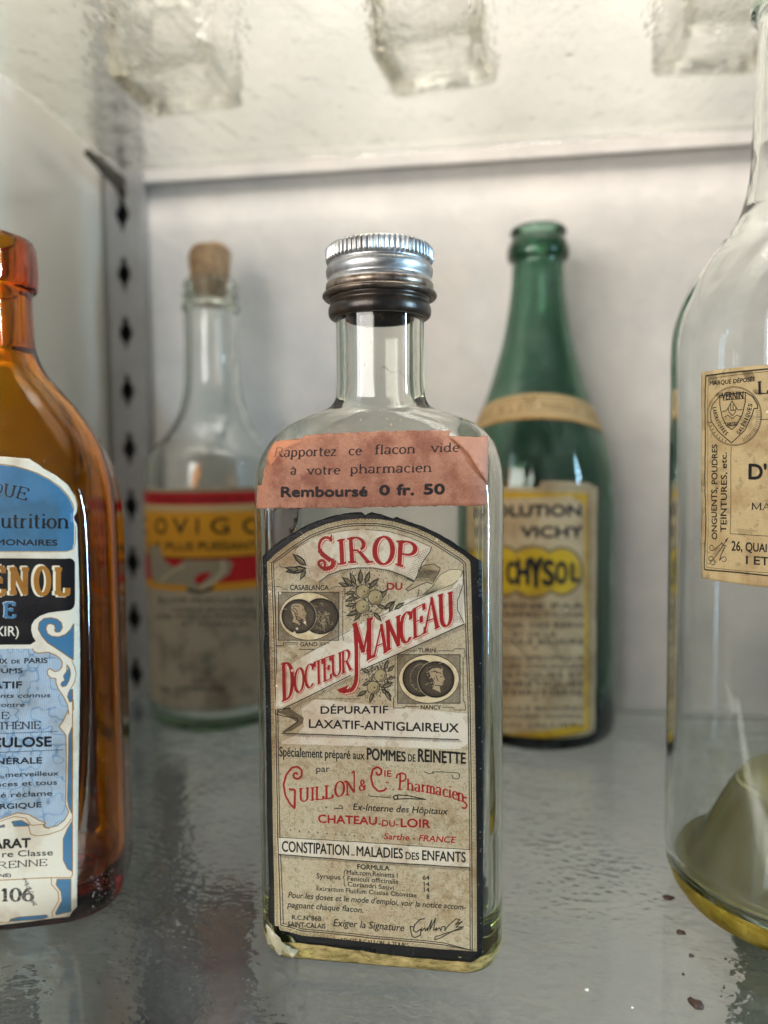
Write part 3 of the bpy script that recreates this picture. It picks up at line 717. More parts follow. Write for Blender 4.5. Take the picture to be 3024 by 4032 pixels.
tanimg = np.array(TAN)*(1-k)+np.array((.42, .41, .31))*k
pr.img = pr.img*(1-m[:, :, None])+tanimg*m[:, :, None]
def inset(pts, d):
    a = np.array(pts, float); n = len(a); out = []
    ar = sum(a[i][0]*a[(i+1) % n][1]-a[(i+1) % n][0]*a[i][1] for i in range(n)); sg = 1 if ar > 0 else -1
    for i in range(n):
        t = a[(i+1) % n]-a[i-1]; t /= np.hypot(*t); e0 = a[i]-a[i-1]; e0 /= np.hypot(*e0); e1 = a[(i+1) % n]-a[i]; e1 /= np.hypot(*e1)
        nn = np.array([-t[1], t[0]])*sg; c = max(np.dot(np.array([-e0[1], e0[0]])*sg, nn), .6); out.append(tuple(a[i]+nn*d/c))
    return out
strip = inset(crm, 16); l1 = inset(crm, 19); l2 = inset(crm, 27)
m = pr.new(); pr.cover(m, pr.polyE(pr.P(crm))); pr.put(m, (.66, .60, .47), .6)
m = pr.new(); pr.cover(m, pr.polyE(pr.P(strip))); pr.img = pr.img*(1-m[:, :, None])+tanimg*m[:, :, None]
for L_, w_ in ((l1, 3.6), (l2, 3.0), (crm, 2)): pr.line(L_+[L_[0]], INK, w_, .9)
mid = np.array(inset(crm, 8)+[inset(crm, 8)[0]]); seg = np.hypot(*(mid[1:]-mid[:-1]).T); cum = np.r_[0, np.cumsum(seg)]; m = pr.new()
dists = np.arange(0, cum[-1], 2.2); X = np.interp(dists, cum, mid[:, 0]); Y = np.interp(dists, cum, mid[:, 1])
tx = np.gradient(X); ty = np.gradient(Y); L_ = np.hypot(tx, ty)+1e-9; off = 4.6*np.sin(dists/27*2*math.pi)
wave = np.stack([X-ty/L_*off, Y+tx/L_*off], 1)
botm = (wave[:, 1] > 3680) & (wave[:, 0] > 1320) & (wave[:, 0] < 1620)
for i in range(len(wave)-1):
    if not botm[i]: pr.line([wave[i], wave[i+1]], INK, 1.7, M=m)
for j in np.arange(6.75, cum[-1], 13.5):
    x, y = np.interp(j, cum, mid[:, 0]), np.interp(j, cum, mid[:, 1]); i = int(j/2.2) % len(X); sgn = -1 if int(j/13.5) % 2 == 0 else 1
    if y > 3680 and 1320 < x < 1620: continue
    pr.circle((x-ty[i]/L_[i]*sgn*3.4, y+tx[i]/L_[i]*sgn*3.4), 2.1, INK, M=m)
pr.put(m, INK, .85)
# banners (lighter paper) -------------------------------------------------
pr.frame(980, 1950, 1.595)
def hatch(p0, p1, n, ln, col=INK, w=1.6, off=(0.35, .95), a=.8):
    mm = pr.new(); p0 = np.array(p0, float); p1 = np.array(p1, float)
    for i in range(n):
        b = p0+(p1-p0)*i/max(n-1, 1); pr.line([b, b+np.array(off)*ln*(.8+.3*((i*7) % 5)/5)], col, w*1.35, M=mm, w1=w*.8)
    pr.put(mm, col, a)
top = arc(730, 950, 640, 735, 238, 300, 16)
pr.fill([(290,345),(370,285),(520,235),(700,212),(860,225),(1000,262),(1145,325),(1140,350),(1050,540),(980,500),(880,470),(760,455),(640,458),(540,485),(440,545),(362,505),(352,430)], CREAM, .75)
pr.line([(290,350),(300,330),(380,287)], INK, 2.5); pr.line([(500,240),(600,222),(700,214)], INK, 2); pr.line([(730,214),(880,228),(1000,262),(1145,325)], INK, 2.5)
low_ = [(440,545),(500,500),(580,470),(680,456),(780,456),(880,472),(960,502),(1045,540)]
pr.line(low_, INK, 5)
for a_, b_ in zip(low_[:-1], low_[1:]): hatch(a_, b_, 9, 22)
pr.line([(1145,325),(1140,350),(1085,430),(1060,500),(1035,545),(990,520)], INK, 5)
mm = pr.new()
for i in range(12):
    for j in range(5): x, y = 1130-i*7-j*16, 335+i*16+j*6; pr.line([(x, y), (x-10, y+5)], INK, 2, M=mm)
for i in range(14):
    for j in range(3): x, y = 300+i*4+j*18, 350+i*13-j*4; pr.line([(x, y), (x+9, y+2)], INK, 1.8, M=mm)
pr.put(mm, INK, .75)
# curl of the ribbon on the right
pr.fill([(1065,470),(1100,440),(1160,435),(1200,455),(1195,480),(1150,560),(1100,545),(1040,585),(990,600),(985,585),(1020,560),(1050,530)], (.55,.50,.40))
pr.line([(1060,480),(1095,440),(1160,432),(1202,458),(1190,490),(1160,540),(1155,560),(1120,545),(1080,560),(1000,600),(985,590),(1030,555)], INK, 4)
mm = pr.new()
for i in range(16): pr.line([(1068+i*8, 450+i*2), (1050+i*8, 540)], INK, 2.4, M=mm, dash=(2, 1)); pr.line([(1072+i*8, 470), (1056+i*8, 520)], INK, 1.8, M=mm)
pr.put(mm, INK, .8)
pr.fill([(1150,560),(1180,510),(1260,465),(1330,462),(1340,480),(1330,520),(1280,560),(1160,620),(1080,650)], (.68,.64,.53), .8)
pr.line([(1160,555),(1200,500),(1260,467),(1325,464),(1340,480),(1325,525),(1270,565)], INK, 2.5)
pr.line([(1165,560),(1110,610),(1075,645),(1080,630),(1055,650),(1070,590)], INK, 4)
mm = pr.new()
for i in range(9): pr.line([(1090+i*4, 640-i*2), (1160+i*9, 560+i*1)], INK, 2.4, M=mm, w1=1)
pr.put(mm, INK, .7)
# the great slanting ribbon
pr.fill([(165,1345),(175,1120),(320,1025),(600,860),(1000,650),(1270,590),(1325,520),(1345,490),(1345,640),(1352,700),(1360,800),(1000,968),(700,1110),(350,1275)], CREAM, .92)
pr.line([(345,1005),(640,845)], INK, 2.5); pr.line([(800,770),(1060,650),(1270,562)], INK, 3); pr.line([(215,1340),(350,1275),(640,1130)], INK, 5); pr.line([(690,1105),(1000,968),(1352,808)], INK, 6)
hatch((250,1335),(640,1140),44,26,off=(.45,.85),w=2.2); hatch((700,1112),(1350,815),74,26,off=(.45,.85),w=2.2)
pr.line([(1345,470),(1345,560),(1310,660),(1310,720),(1350,800)], INK, 4)
mm = pr.new()
for i in range(22): pr.line([(1275+((i*5) % 11), 590+i*10), (1312, 580+i*10)], INK, 2, M=mm); pr.line([(1318, 560+i*11), (1344, 572+i*11)], INK, 1.8, M=mm)
pr.put(mm, INK, .75)
# lower scroll ribbon with the two black lines of capitals
pr.fill([(330,1340),(420,1278),(900,1330),(1370,1370),(1375,1560),(1320,1595),(900,1580),(205,1560),(205,1545),(290,1510),(345,1455),(340,1400)], CREAM, .9)
pr.line([(400,1278),(700,1278)], INK, 2)
def dsh(t, p0, p1, h, col, bold=0.0, font='sans', d=9, **kw):
    """display letters: red outline shade below right, paper gap, then the solid letter"""
    p0 = np.array(p0, float); p1 = np.array(p1, float)
# SIROP
def disp(t, quad, font='serif', d=8, **kw):
    Q = np.array(quad, float)
    pr.quadtext(t, Q+np.array([d*1.15, d*1.1]), (.60, .16, .14), font=font, **kw)
    pr.quadtext(t, Q+np.array([d*.72, d*.70]), CREAM, font=font, **kw)
    pr.quadtext(t, Q, RED, font=font, **kw)
kw = dict(contrast=(.175, .075), serif=.09)
Sm = [(490,275),(505,262),(510,248)]
def swash(pts, w, col): pr.line(pts, col, w)
spts = arc(487, 322, 46, 58, -40, -200, 10)+[(452,362),(480,385),(515,410)]+arc(486, 418, 50, 44, -10, 160, 10)+arc(458, 432, 22, 24, 190, 400, 9)
for o_, c_, w_ in (((10, 10), (.60,.16,.14), 29), ((6, 6), CREAM, 29), ((0, 0), RED, 28)):
    pr.line([(x+o_[0], y+o_[1]) for x, y in spts], c_, w_*.62, w1=w_*.62)
    pr.line([(x+o_[0], y+o_[1]) for x, y in spts[10:22]], c_, w_)
    pr.fill([(505+o_[0],290+o_[1]),(524+o_[0],292+o_[1]),(522+o_[0],240+o_[1]),(512+o_[0],258+o_[1])], c_)
disp('I', ((553,440),(622,428),(612,270),(546,282)), **kw)
disp('R', ((628,425),(778,424),(748,264),(620,268)), **kw)
disp('O', ((778,436),(918,430),(918,258),(778,262)), **kw)
disp('P', ((925,440),(1045,470),(1068,300),(932,284)), **kw)
pr.text('DU', (862,592), (966,592), 42, RED, bold=.09)
# DOCTEUR MANCEAU
pr.frame(1000, 2400, 3.318)
kw = dict(contrast=(.105, .04), serif=.03)
disp('D', ((378,1200),(530,1120),(520,690),(368,700)), d=14, **kw)
disp('OCTEUR', ((525,1110),(1285,780),(1275,500),(522,790)), d=12, **kw)
Mst = [[(1322,215),(1338,520),(1340,820)]+arc(1240,850,100,210,10,95,10)+[(1150,1068)], [(1325,200),(1430,560)], [(1430,565),(1515,110)], [(1505,110),(1505,640)]]
for o_, c_ in (((22, 20), (.60,.16,.14)), ((13, 12), CREAM), ((0, 0), RED)):
    for st, w_ in zip(Mst, (50, 58, 26, 62)): pr.line([(x+o_[0], y+o_[1]) for x, y in st], c_, w_)
    pr.fill([(1240+o_[0],985+o_[1]),(1085+o_[0],1045+o_[1]),(1120+o_[0],1085+o_[1]),(1190+o_[0],1100+o_[1]),(1200+o_[0],1050+o_[1])], c_)
    pr.fill([(1280+o_[0],190+o_[1]),(1345+o_[0],160+o_[1]),(1360+o_[0],250+o_[1]),(1300+o_[0],235+o_[1])], c_); pr.fill([(1470+o_[0],130+o_[1]),(1555+o_[0],85+o_[1]),(1550+o_[0],140+o_[1])], c_)
    pr.fill([(1465+o_[0],680+o_[1]),(1560+o_[0],620+o_[1]),(1560+o_[0],585+o_[1]),(1475+o_[0],640+o_[1])], c_)
pr.frame(1450, 2400, 3.016)
kw = dict(contrast=(.125, .04), serif=.03)
for ch, q in zip('ANCEAU', [((55,572),(232,500),(225,150),(95,195)), ((222,492),(385,420),(385,60),(205,140)), ((378,420),(525,365),(525,0),(378,62)), ((530,350),(690,270),(680,-80),(520,0)), ((655,290),(845,210),(820,-170),(690,-120)), ((850,225),(1010,170),(1000,-215),(835,-175))]):
    disp(ch, q, d=12, **kw)
# black medals in their two frames -----------------------------------------
def medal(c, r, seed, head=0):
    pr.circle(c, r, (.12, .10, .085)); mm = pr.new(); rr = random.Random(seed)
    for k_ in range(3): pass
    pr.circle(c, r*.90, (.30, .27, .215)); pr.circle(c, r*.865, (.11, .092, .078)); pr.circle(c, r*.84, (.27, .24, .195))
    for i in range(150):
        a, q = rr.uniform(0, 6.28), r*.8*math.sqrt(rr.random()); x, y = c[0]+q*math.cos(a), c[1]+q*math.sin(a)
        pr.line([(x, y), (x+rr.uniform(3, 9), y+rr.uniform(-3, 3))], (.09, .075, .065), 2.5, M=mm)
    pr.put(mm, (.09, .075, .065), .8)
def frame_box(x0, y0, x1, y1, ex):
    pr.line([(x0,y0),(x1,y0),(x1,y1),(x0,y1),(x0,y0)], INK, 7); mm = pr.new(); n_ = int((x1-x0)/11)
    for i in range(n_): x = x0+(i+.5)*(x1-x0)/n_; pr.line([(x, y0), (x, y1)], INK, 4.2, M=mm)
    pr.put(mm, INK, .85); cx_, cy_ = (x0+x1)/2, (y0+y1)/2
    pr.circle((cx_, cy_), ex, INK, ry=(y1-y0)/2+4); pr.circle((cx_, cy_), ex-4, (.70, .65, .53), ry=(y1-y0)/2-4)
pr.frame(1000, 2050, 3.318)
frame_box(320, 935, 1110, 1562, 385)
medal((870, 1248), 238, 11); mm = pr.new(); rr = random.Random(4)
for i in range(46):
    x, y = 880+rr.gauss(0, 68), 1270+rr.gauss(0, 75); a = rr.uniform(0, 3.1); pr.line([(x, y), (x+34*math.cos(a), y+34*math.sin(a)), (x+48*math.cos(a+.8), y+48*math.sin(a+.8))], CREAM, 8, M=mm, w1=3)
pr.put(mm, (.60, .56, .46), .85)
pr.circle((586, 1248), 232, (.60,.55,.45)); medal((586, 1248), 225, 12)
# bearded head, right-facing
LT = (.56, .50, .40)
pr.fill([(490,1110),(510,1090),(560,1082),(610,1088),(650,1120),(655,1160),(668,1180),(690,1215),(672,1228),(680,1245),(665,1262),(680,1300),(690,1380),(650,1330),(620,1290),(600,1290),(600,1370),(560,1340),(505,1320),(520,1265),(500,1215),(485,1160)], LT)
for st in ([(492,1150),(520,1180),(545,1215),(560,1290),(600,1300),(650,1290)], [(500,1120),(550,1110),(590,1120)], [(510,1140),(540,1150),(570,1190)], [(560,1250),(620,1280),(660,1330)], [(545,1250),(600,1330),(640,1350)], [(628,1165),(645,1170)], [(640,1240),(665,1244)], [(560,1200),(575,1230)]): pr.line(st, (.17,.14,.12), 9)
pr.line([(255,862),(340,862),(380,895),(440,895)], INK, 5); pr.line([(1000,885),(1050,862),(1175,862),(1190,990),(1160,1000),(1160,1500),(1175,1570)], INK, 6)
pr.text('CASABLANCA', (470,905), (975,905), 66, INK, bold=.02); pr.line([(262,960),(285,985),(290,1540)], INK, 5)
pr.frame(1000, 2400, 3.318)
pr.line([(280,470),(385,470),(385,435),(575,435)], INK, 9); pr.line([(300,488),(405,488),(405,455),(570,455)], INK, 4)
pr.text('GAND', (604,478), (832,478), 52, INK, bold=.02); pr.line([(858,436),(985,436)], INK, 8); pr.line([(858,458),(940,458)], INK, 6); pr.line([(588,518),(800,518)], INK, 9)
pr.frame(1450, 2400, 3.016)
frame_box(348, 535, 1090, 1112, 360)
medal((625, 815), 220, 14); mm = pr.new(); rr = random.Random(8)
for i in range(24):
    a = math.radians(100+i*9); x, y = 640+150*math.cos(a), 815+160*math.sin(a); pr.line([(x, y), (x+22, y-16+rr.uniform(-20, 20))], CREAM, 10, M=mm, w1=2)
pr.put(mm, (.55, .52, .42), .8)
pr.circle((805, 830), 224, (.60,.55,.45)); medal((805, 830), 217, 15)
pr.fill([(720,730),(760,700),(820,690),(860,705),(885,690),(880,740),(890,790),(910,830),(892,840),(895,865),(880,895),(845,905),(850,940),(860,985),(820,965),(760,940),(775,905),(790,870),(770,830),(740,800)], LT)
for i in range(34):
    a = rr.uniform(0, 6.3); x, y = 735+rr.gauss(0, 32), 800+rr.gauss(0, 65); pr.line([(x, y), (x+20*math.cos(a), y+20*math.sin(a))], LT if i % 2 else (.12,.10,.09), 8)
for st in ([(740,740),(800,735),(870,760)], [(780,715),(820,760)], [(850,800),(875,795)], [(870,868),(892,866)], [(790,900),(850,900)], [(800,780),(830,850)]): pr.line(st, (.17,.14,.12), 8)
pr.line([(470,490),(580,490)], INK, 5); pr.text('TURIN', (592,506), (803,508), 46, INK, bold=.02); pr.line([(830,488),(1010,490),(1020,466),(1145,466),(1150,560),(1125,575),(1125,1080),(1150,1110),(1155,1190),(1020,1190),(1010,1162),(880,1158)], INK, 6)
pr.line([(300,1045),(318,1035),(318,560)], INK, 4); pr.line([(300,1045),(300,1168),(430,1168),(440,1148),(600,1155)], INK, 7); pr.text('NANCY', (620,1180), (862,1186), 48, INK, bold=.02)
# leaves and apples ---------------------------------------------------------
def leaf(x, y, a, L):
    a = math.radians(a); c, s_ = math.cos(a), math.sin(a); R_ = lambda p, q: (x+p*c-q*s_, y+p*s_+q*c)
    pr.fill([R_(0, 0), R_(L*.3, L*.17), R_(L*.6, L*.16), R_(L, 0), R_(L*.6, -L*.16), R_(L*.3, -L*.17)], (.07, .055, .04)); pr.fill([R_(L*.08, -.02*L), R_(L*.35, L*.10), R_(L*.6, L*.09), R_(L*.9, 0)], (.46, .43, .33))
    pr.fill([R_(L*.2, -.05*L), R_(L*.35, -L*.10), R_(L*.6, -L*.08), R_(L*.75, -.03*L)], (.44, .40, .29)); 
def apple(x, y, r_):
    pr.circle((x, y), r_, INK); pr.circle((x, y), r_*.93, (.55, .51, .39)); mm = pr.new()
    for i in range(16): a = math.radians(-20+i*8); pr.line([(x+r_*.55*math.cos(a), y+r_*.55*math.sin(a)), (x+r_*.92*math.cos(a), y+r_*.92*math.sin(a))], INK, 3, M=mm)
    pr.put(mm, INK, .75); pr.line([(x+r_*.05, y-r_*.1), (x+r_*.3, y+r_*.1)], INK, 5); pr.line([(x+r_*.3, y-r_*.15), (x+r_*.1, y+r_*.12)], INK, 5)
pr.frame(1000, 2050, 3.318)
m = pr.new(); rr = random.Random(21)
for i in range(620):
    x, y = 1430+rr.gauss(0, 130), 980+rr.gauss(0, 140)
    if x < 1130 or y > 1330: continue
    pr.line([(x, y), (x+rr.uniform(-14, 14), y+16)], INK, 7, M=m)
pr.put(m, (.13,.11,.08), .9)
for x, y, a, L in [(1300,860,-140,200),(1330,840,-115,190),(1390,830,-90,200),(1450,830,-70,190),(1500,880,-45,190),(1330,930,170,150),(1340,1000,160,160),(1340,1090,170,150),(1380,1180,160,190),(1400,1200,130,150),(1540,1000,-30,170),(1600,1100,20,160),(1560,1190,50,170),(1240,860,-160,150),(1640,1020,-50,170),(1700,1150,-35,190),(1760,1190,-60,160),(1830,1160,-35,170)]: leaf(x, y, a, L)
for x, y, r_ in [(1425,925,92),(1585,1000,98),(1415,1122,92)]: apple(x, y, r_)
for x, y, a, L in [(690,590,-140,250),(690,620,170,290),(680,640,120,160),(600,650,-170,200)]: leaf(x, y, a, L)
pr.line([(330,575),(350,605),(420,610),(470,640)], INK, 7)
pr.frame(1450, 2400, 3.016)
m = pr.new()
for i in range(380):
    x, y = 110+rr.gauss(0, 80), 800+rr.gauss(0, 110)
    if y < 690-x*.45 or x > 290: continue
    pr.line([(x, y), (x+rr.uniform(-14, 14), y+16)], INK, 7, M=m)
pr.put(m, (.13,.11,.08), .85)
for x, y, a, L in [(60,850,160,150),(100,900,120,150),(150,940,35,160),(200,960,60,150),(150,930,-25,170),(190,720,-70,140),(230,740,-45,120),(220,820,-10,110),(20,760,-150,130),(-10,960,150,150),(60,980,110,140)]: leaf(x, y, a, L)
for x, y, r_ in [(145,785,76),(60,925,78)]: apple(x, y, r_)
# lettering ------------------------------------------------------------------
pr.frame(980, 2700, 1.595)
pr.text('DÉPURATIF', (445,175), (876,172), 46, INK, bold=.045, h1=46)
pr.text('LAXATIF-ANTIGLAIREUX', (372,262), (1316,292), 52, INK, bold=.045, h1=54)
pr.line([(205,297),(700,315),(1320,337)], INK, 5); hatch((215,300),(1320,340),92,26,off=(.75,.65),w=2.4)
pr.fill([(178,165),(250,135),(345,200),(340,235),(270,282),(212,298),(250,262),(300,225),(240,190)], (.30,.26,.19), .8)
pr.line([(175,180),(190,150),(260,138)], INK, 5); pr.line([(175,180),(240,195),(305,205),(308,225),(215,290)], INK, 5)
pr.text('Spécialement préparé aux', (190,442), (725,462), 60, INK, bold=.02, h1=52)
pr.text('POMMES', (738,462), (985,476), 74, INK, bold=.05, h1=62); pr.text('DE', (997,474), (1046,476), 46, INK, bold=.03); pr.text('REINETTE', (1058,476), (1362,488), 82, INK, bold=.05, h1=66)
pr.text('par', (420,540), (508,540), 40, INK)
kw = dict(font='serif', contrast=(.155, .075), serif=.08)
gp = [(308,556),(294,545),(280,556),(284,578),(310,586),(332,566),(331,530),(306,508),(270,514),(236,558),(219,618),(230,690),(258,740),(290,770)]
pr.line(gp, RED, 12); pr.line([(288,768),(290,652),(252,648)], RED, 13)
for ch, a_, b_, h_ in [('U', (318,728), (378,722), 84), ('I', (386,722), (414,718), 82), ('L', (418,716), (474,710), 82), ('L', (478,710), (532,702), 84), ('O', (536,700), (606,686), 92)]:
    pr.text(ch, a_, b_, h_, RED, **kw)
pr.line([(619,684),(616,604)], RED, 9); pr.line([(600,602),(616,600),(662,668)], RED, 13); pr.line([(662,668),(661,532),(646,548)], RED, 9); pr.line([(606,686),(632,682)], RED, 6)
pr.text('&', (690,658), (738,654), 66, RED, **kw)
pr.line([(804,540),(800,552),(814,562),(832,550),(832,524),(806,508),(778,526),(766,576),(780,630),(812,662),(846,658),(866,640)], RED, 12)
pr.text('IE', (846,568), (896,570), 38, RED, bold=.05); pr.line([(858,606),(880,608)], RED, 6); pr.text(',', (900,648), (918,650), 40, RED, font='serif')
pr.line([(926,582),(930,560),(958,546),(984,556),(986,584),(968,600),(950,594)], RED, 9); pr.line([(950,552),(950,600),(946,650)], RED, 11); pr.line([(934,650),(962,652)], RED, 6)
pts = [('h', 990, 652, 70), ('a', 1040, 660, 70), ('r', 1082, 664, 70), ('m', 1112, 670, 72), ('a', 1172, 682, 72), ('c', 1214, 692, 74), ('i', 1252, 700, 76), ('e', 1274, 708, 76), ('n', 1308, 720, 78)]
for ch, x, y, h_ in pts: w_ = {'m': 58, 'i': 20, 'h': 46, 'n': 44, 'r': 30}.get(ch, 38); pr.text(ch, (x, y), (x+w_, y+w_*.2), h_, RED, **kw)
pr.line([(1368,706),(1352,698),(1340,712),(1348,728),(1364,738),(1368,756),(1354,770),(1338,762)], RED, 10)
pr.line([(1100,538),(1130,552),(1160,548),(1150,540),(1215,540),(1290,545)]+arc(1300, 565, 24, 20, -90, 200, 10), INK, 4)
pr.line([(750,680),(760,694),(830,698),(890,702)], INK, 4); pr.line([(905,698),(940,685),(1000,690),(1110,712),(1000,708),(910,712)], INK, 6, dash=None); pr.circle((922,700), 16, INK); pr.circle((922,700), 9, TAN)
pr.line([(480,760),(492,766)], INK, 5); pr.line([(535,768),(560,770),(590,770),(580,752),(565,756)], INK, 5)
pr.text('Ex-Interne des Hôpitaux', (650,778), (1245,808), 40, INK, bold=.015, lean=.2)
pr.text('CHATEAU', (432,858), (808,872), 50, RED, bold=.07); pr.text('-DU-', (812,880), (940,884), 38, RED, bold=.05); pr.text('LOIR', (948,884), (1138,892), 52, RED, bold=.07)
for i in range(10): pr.circle((262+i*57, 906+i*5.2), 4, INK)
pr.text('Sarthe - FRANCE', (845,962), (1295,986), 38, RED, bold=.03, lean=.18)
pr.frame(980, 3250, 1.595)
pr.fill([(188,76),(700,105),(1386,152),(1386,262),(700,222),(188,182)], CREAM, .85)
pr.line([(188,74),(700,103),(1386,152)], INK, 3); pr.line([(188,180),(700,222),(1386,264)], INK, 5); hatch((192,184),(1384,268),110,26,off=(.6,.75),w=2.4)
pr.text('CONSTIPATION', (206,162), (632,188), 66, INK, bold=.035, h1=66); pr.line([(642,184),(664,186)], INK, 6); pr.text('MALADIES', (672,190), (968,206), 62, INK, bold=.035); pr.text('DES', (980,210), (1070,216), 46, INK, bold=.02); pr.text('ENFANTS', (1084,216), (1362,230), 62, INK, bold=.035)
pr.text('FORMULA', (678,272), (882,282), 30, INK, bold=.05)
pr.text('Syrupus', (424,330), (576,340), 32, INK, bold=.01); pr.line([(612,272),(600,285),(598,318),(590,326),(598,334),(598,372),(606,384)], INK, 4)
pr.text('Malt.com.Reinetta I', (612,306), (936,328), 30, INK, bold=.01); pr.text('Feniculi officinalis', (616,346), (938,366), 30, INK, bold=.01); pr.text('Coriandri Sativi', (618,380), (912,404), 28, INK, bold=.01)
pr.text('Extractum Fluidum Cassiae Obovatae', (422,406), (1054,452), 28, INK, bold=.01)
for t_, y_ in (('64', 340), ('14', 380), ('14', 416), ('8', 458)): w_ = 44 if len(t_) > 1 else 20; pr.text(t_, (1134-w_, y_), (1134, y_+2), 28, INK, bold=.02)
for x_, y_, n_ in ((950, 368, 11), (930, 406, 12), (985, 332, 2)):
    for i in range(n_): pr.circle((x_+i*12, y_+i*.8), 1.8, INK)
pr.text("Pour les doses et le mode d'emploi, voir la notice accom-", (244,452), (1362,530), 36, INK, bold=.01, lean=.2); pr.text('pagnant chaque flacon.', (240,512), (720,548), 36, INK, bold=.01, lean=.2)
pr.text('R.C.N°868', (268,590), (454,600), 28, INK, bold=.03); pr.text('SAINT-CALAIS', (244,634), (482,648), 30, INK, bold=.04)
pr.text('Exiger la Signature', (526,630), (974,664), 44, INK, bold=.01, lean=.2)
sg = [(1105,585),(1075,590),(1040,625),(1032,660),(1050,672),(1080,650),(1078,690),(1040,706),(1022,692),(1012,632),(1040,640)]
pr.line(sg, INK, 6); pr.line([(1085,640),(1085,664),(1105,640),(1108,664),(1122,640),(1120,662),(1150,590),(1134,660),(1172,580),(1158,660),(1180,640),(1172,662),(1196,640),(1204,662),(1210,636),(1232,634),(1228,662),(1250,630),(1262,620)], INK, 5)
pr.line([(1262,620),(1300,585),(1325,590),(1295,625),(1340,600),(1300,640),(1350,635),(1290,660),(1200,708),(1165,718),(1170,700),(1230,680),(1345,648)], INK, 5)
pr.text('BARBOT & GALLON, A TOURS', (556,728), (1008,764), 24, INK, font='serif', contrast=(.2, .08))
# age: stains, foxing, wear, creases ------------------------------------------
st = fbm(H_, W_, 170, 31, 5); f2 = fbm(H_, W_, 26, 41, 4); gy, gx = np.mgrid[0:H_, 0:W_]
brown = np.clip((st-.44)*2.6, 0, 1)*np.clip(1.25-gx/W_*1.3, .12, 1)*np.clip(1.2-gy/H_*.9, .25, 1)
pr.img *= (1-brown[:, :, None]*np.array([.20, .32, .42]))
pr.img *= (1-np.clip((f2-.62)*2, 0, .16)[:, :, None]*np.array([.5, .6, .7]))
big = np.clip((fbm(H_, W_, 260, 91, 3)-.52)*4, 0, 1)*np.clip((fbm(H_, W_, 22, 92, 4)-.25)*2, 0, 1); pr.img *= 1-big[:, :, None]*np.array([.14, .20, .27])
wear = np.clip((fbm(H_, W_, 3.2, 51, 2)-.66)*6, 0, 1)*np.clip((fbm(H_, W_, 60, 61, 3)-.42)*5, 0, 1)
pr.img = pr.img*(1-wear[:, :, None]*.38)+np.array((.58, .52, .42))*wear[:, :, None]*.38
pr.img *= (.93+.14*RNG.random((H_, W_)))[:, :, None]
rr = random.Random(77); pr.frame(0, 0, 1); m = pr.new()
for i in range(26):
    x, y = rr.uniform(1040, 1900), rr.uniform(2050, 3780); a = rr.uniform(-.7, .7); L_ = rr.uniform(6, 40); pr.line([(x, y), (x+L_*.5*math.cos(a), y+L_*.5*math.sin(a)+rr.uniform(-2, 2)), (x+L_*math.cos(a), y+L_*math.sin(a))], (1, 1, 1), 1.6, M=m)
for i in range(40):
    x, y = rr.choice((rr.uniform(1030, 1060), rr.uniform(1880, 1905))), rr.uniform(2150, 3780); pr.circle((x, y), rr.uniform(1, 2.4), (1,1,1), M=m)
for x, y in [(1103,2335),(1062,2330),(1170,2475),(1160,2490),(1200,2450),(1040,2945),(1090,2700),(1150,2640),(1416,2165),(1720,2125)]: pr.circle((x, y), 5, (1,1,1), M=m)
pr.put(m, (.80, .76, .66), .7)
pr.img = np.clip((pr.img-.40)*1.12+.40, .03, 1)
def olm(pts, fn): a = np.array(pts, float); u, v = fn(a[:, 0], a[:, 1]); return list(zip(u.tolist(), v.tolist()))
m_lab = paper_mat('label_paper', pr, .52, .5)
def lift_main(u, v):
    w = 0.0
    if u < -24 and v < 20: w = .9*max(0, (-24-u)/6)*max(0, (20-v)/12)
    return w+.05*math.sin(u*.7+v*.23)+.05*math.sin(v*.9-u*.3)
lab = sheet('main_label', pr, rough_outline(olm(outer, yf), .07, .9, 2), syr_surf, m_lab, syr, 1.4, lift_main)
lab['label'] = 'arched paper label in black, red and tan with a torn lower left corner'

# ---- salmon refund label
pk = Print(yf, -34, 34, 115, 146, 13, (.66, .40, .29)); H_, W_ = pk.h, pk.w
g = fbm(H_, W_, 60, 5, 5); pk.img[:] = np.array((.62, .43, .34)); pk.img *= (1-np.clip((g-.42)*1.6, 0, .5)[:, :, None]*np.array([.35, .5, .55]))
gr = fbm(H_, W_, 2.4, 15, 2)[:, :, None]; pk.img *= .86+.28*gr
s2 = np.clip((fbm(H_, W_, 120, 19, 4)-.46)*3, 0, 1)*np.clip(1.1-np.arange(W_)[None]/W_*1.5, .15, 1); pk.img *= 1-s2[:, :, None]*np.array([.28, .38, .42])
pk.frame(950, 850, 1.508); DK = (.10, .075, .075)
wn = np.clip(.85+1.1*(fbm(H_, W_, 7, 25, 3)-.30), .25, 1)
kw = dict(font='serif', contrast=(.17, .095), serif=.09, worn=wn)
pk.text('Rapportez', (180,1432), (566,1424), 56, DK, **kw); pk.text('ce', (634,1421), (716,1420), 54, DK, **kw); pk.text('flacon', (790,1416), (1034,1410), 56, DK, **kw); pk.text('vide', (1126,1404), (1296,1400), 54, DK, **kw)
pk.text('à', (294,1536), (330,1536), 54, DK, **kw); pk.text('votre', (392,1536), (590,1534), 52, DK, **kw); pk.text('pharmacien', (645,1530), (1132,1520), 54, DK, **kw)
pk.text('Remboursé', (232,1668), (752,1664), 58, DK, bold=.13, worn=wn); pk.text('0', (820,1656), (884,1656), 56, DK, bold=.16, worn=wn); pk.text('fr.', (925,1656), (1030,1656), 60, DK, bold=.15, worn=wn); pk.text('50', (1080,1652), (1210,1650), 58, DK, bold=.15, worn=wn)
m = pk.new(); rr = random.Random(9)
for i in range(120):
    x, y = rr.uniform(90, 1460), rr.uniform(1290, 1720); pk.line([(x, y), (x+rr.uniform(-12, 12), y+rr.uniform(-4, 4))], (1,1,1), 1.6, M=m)
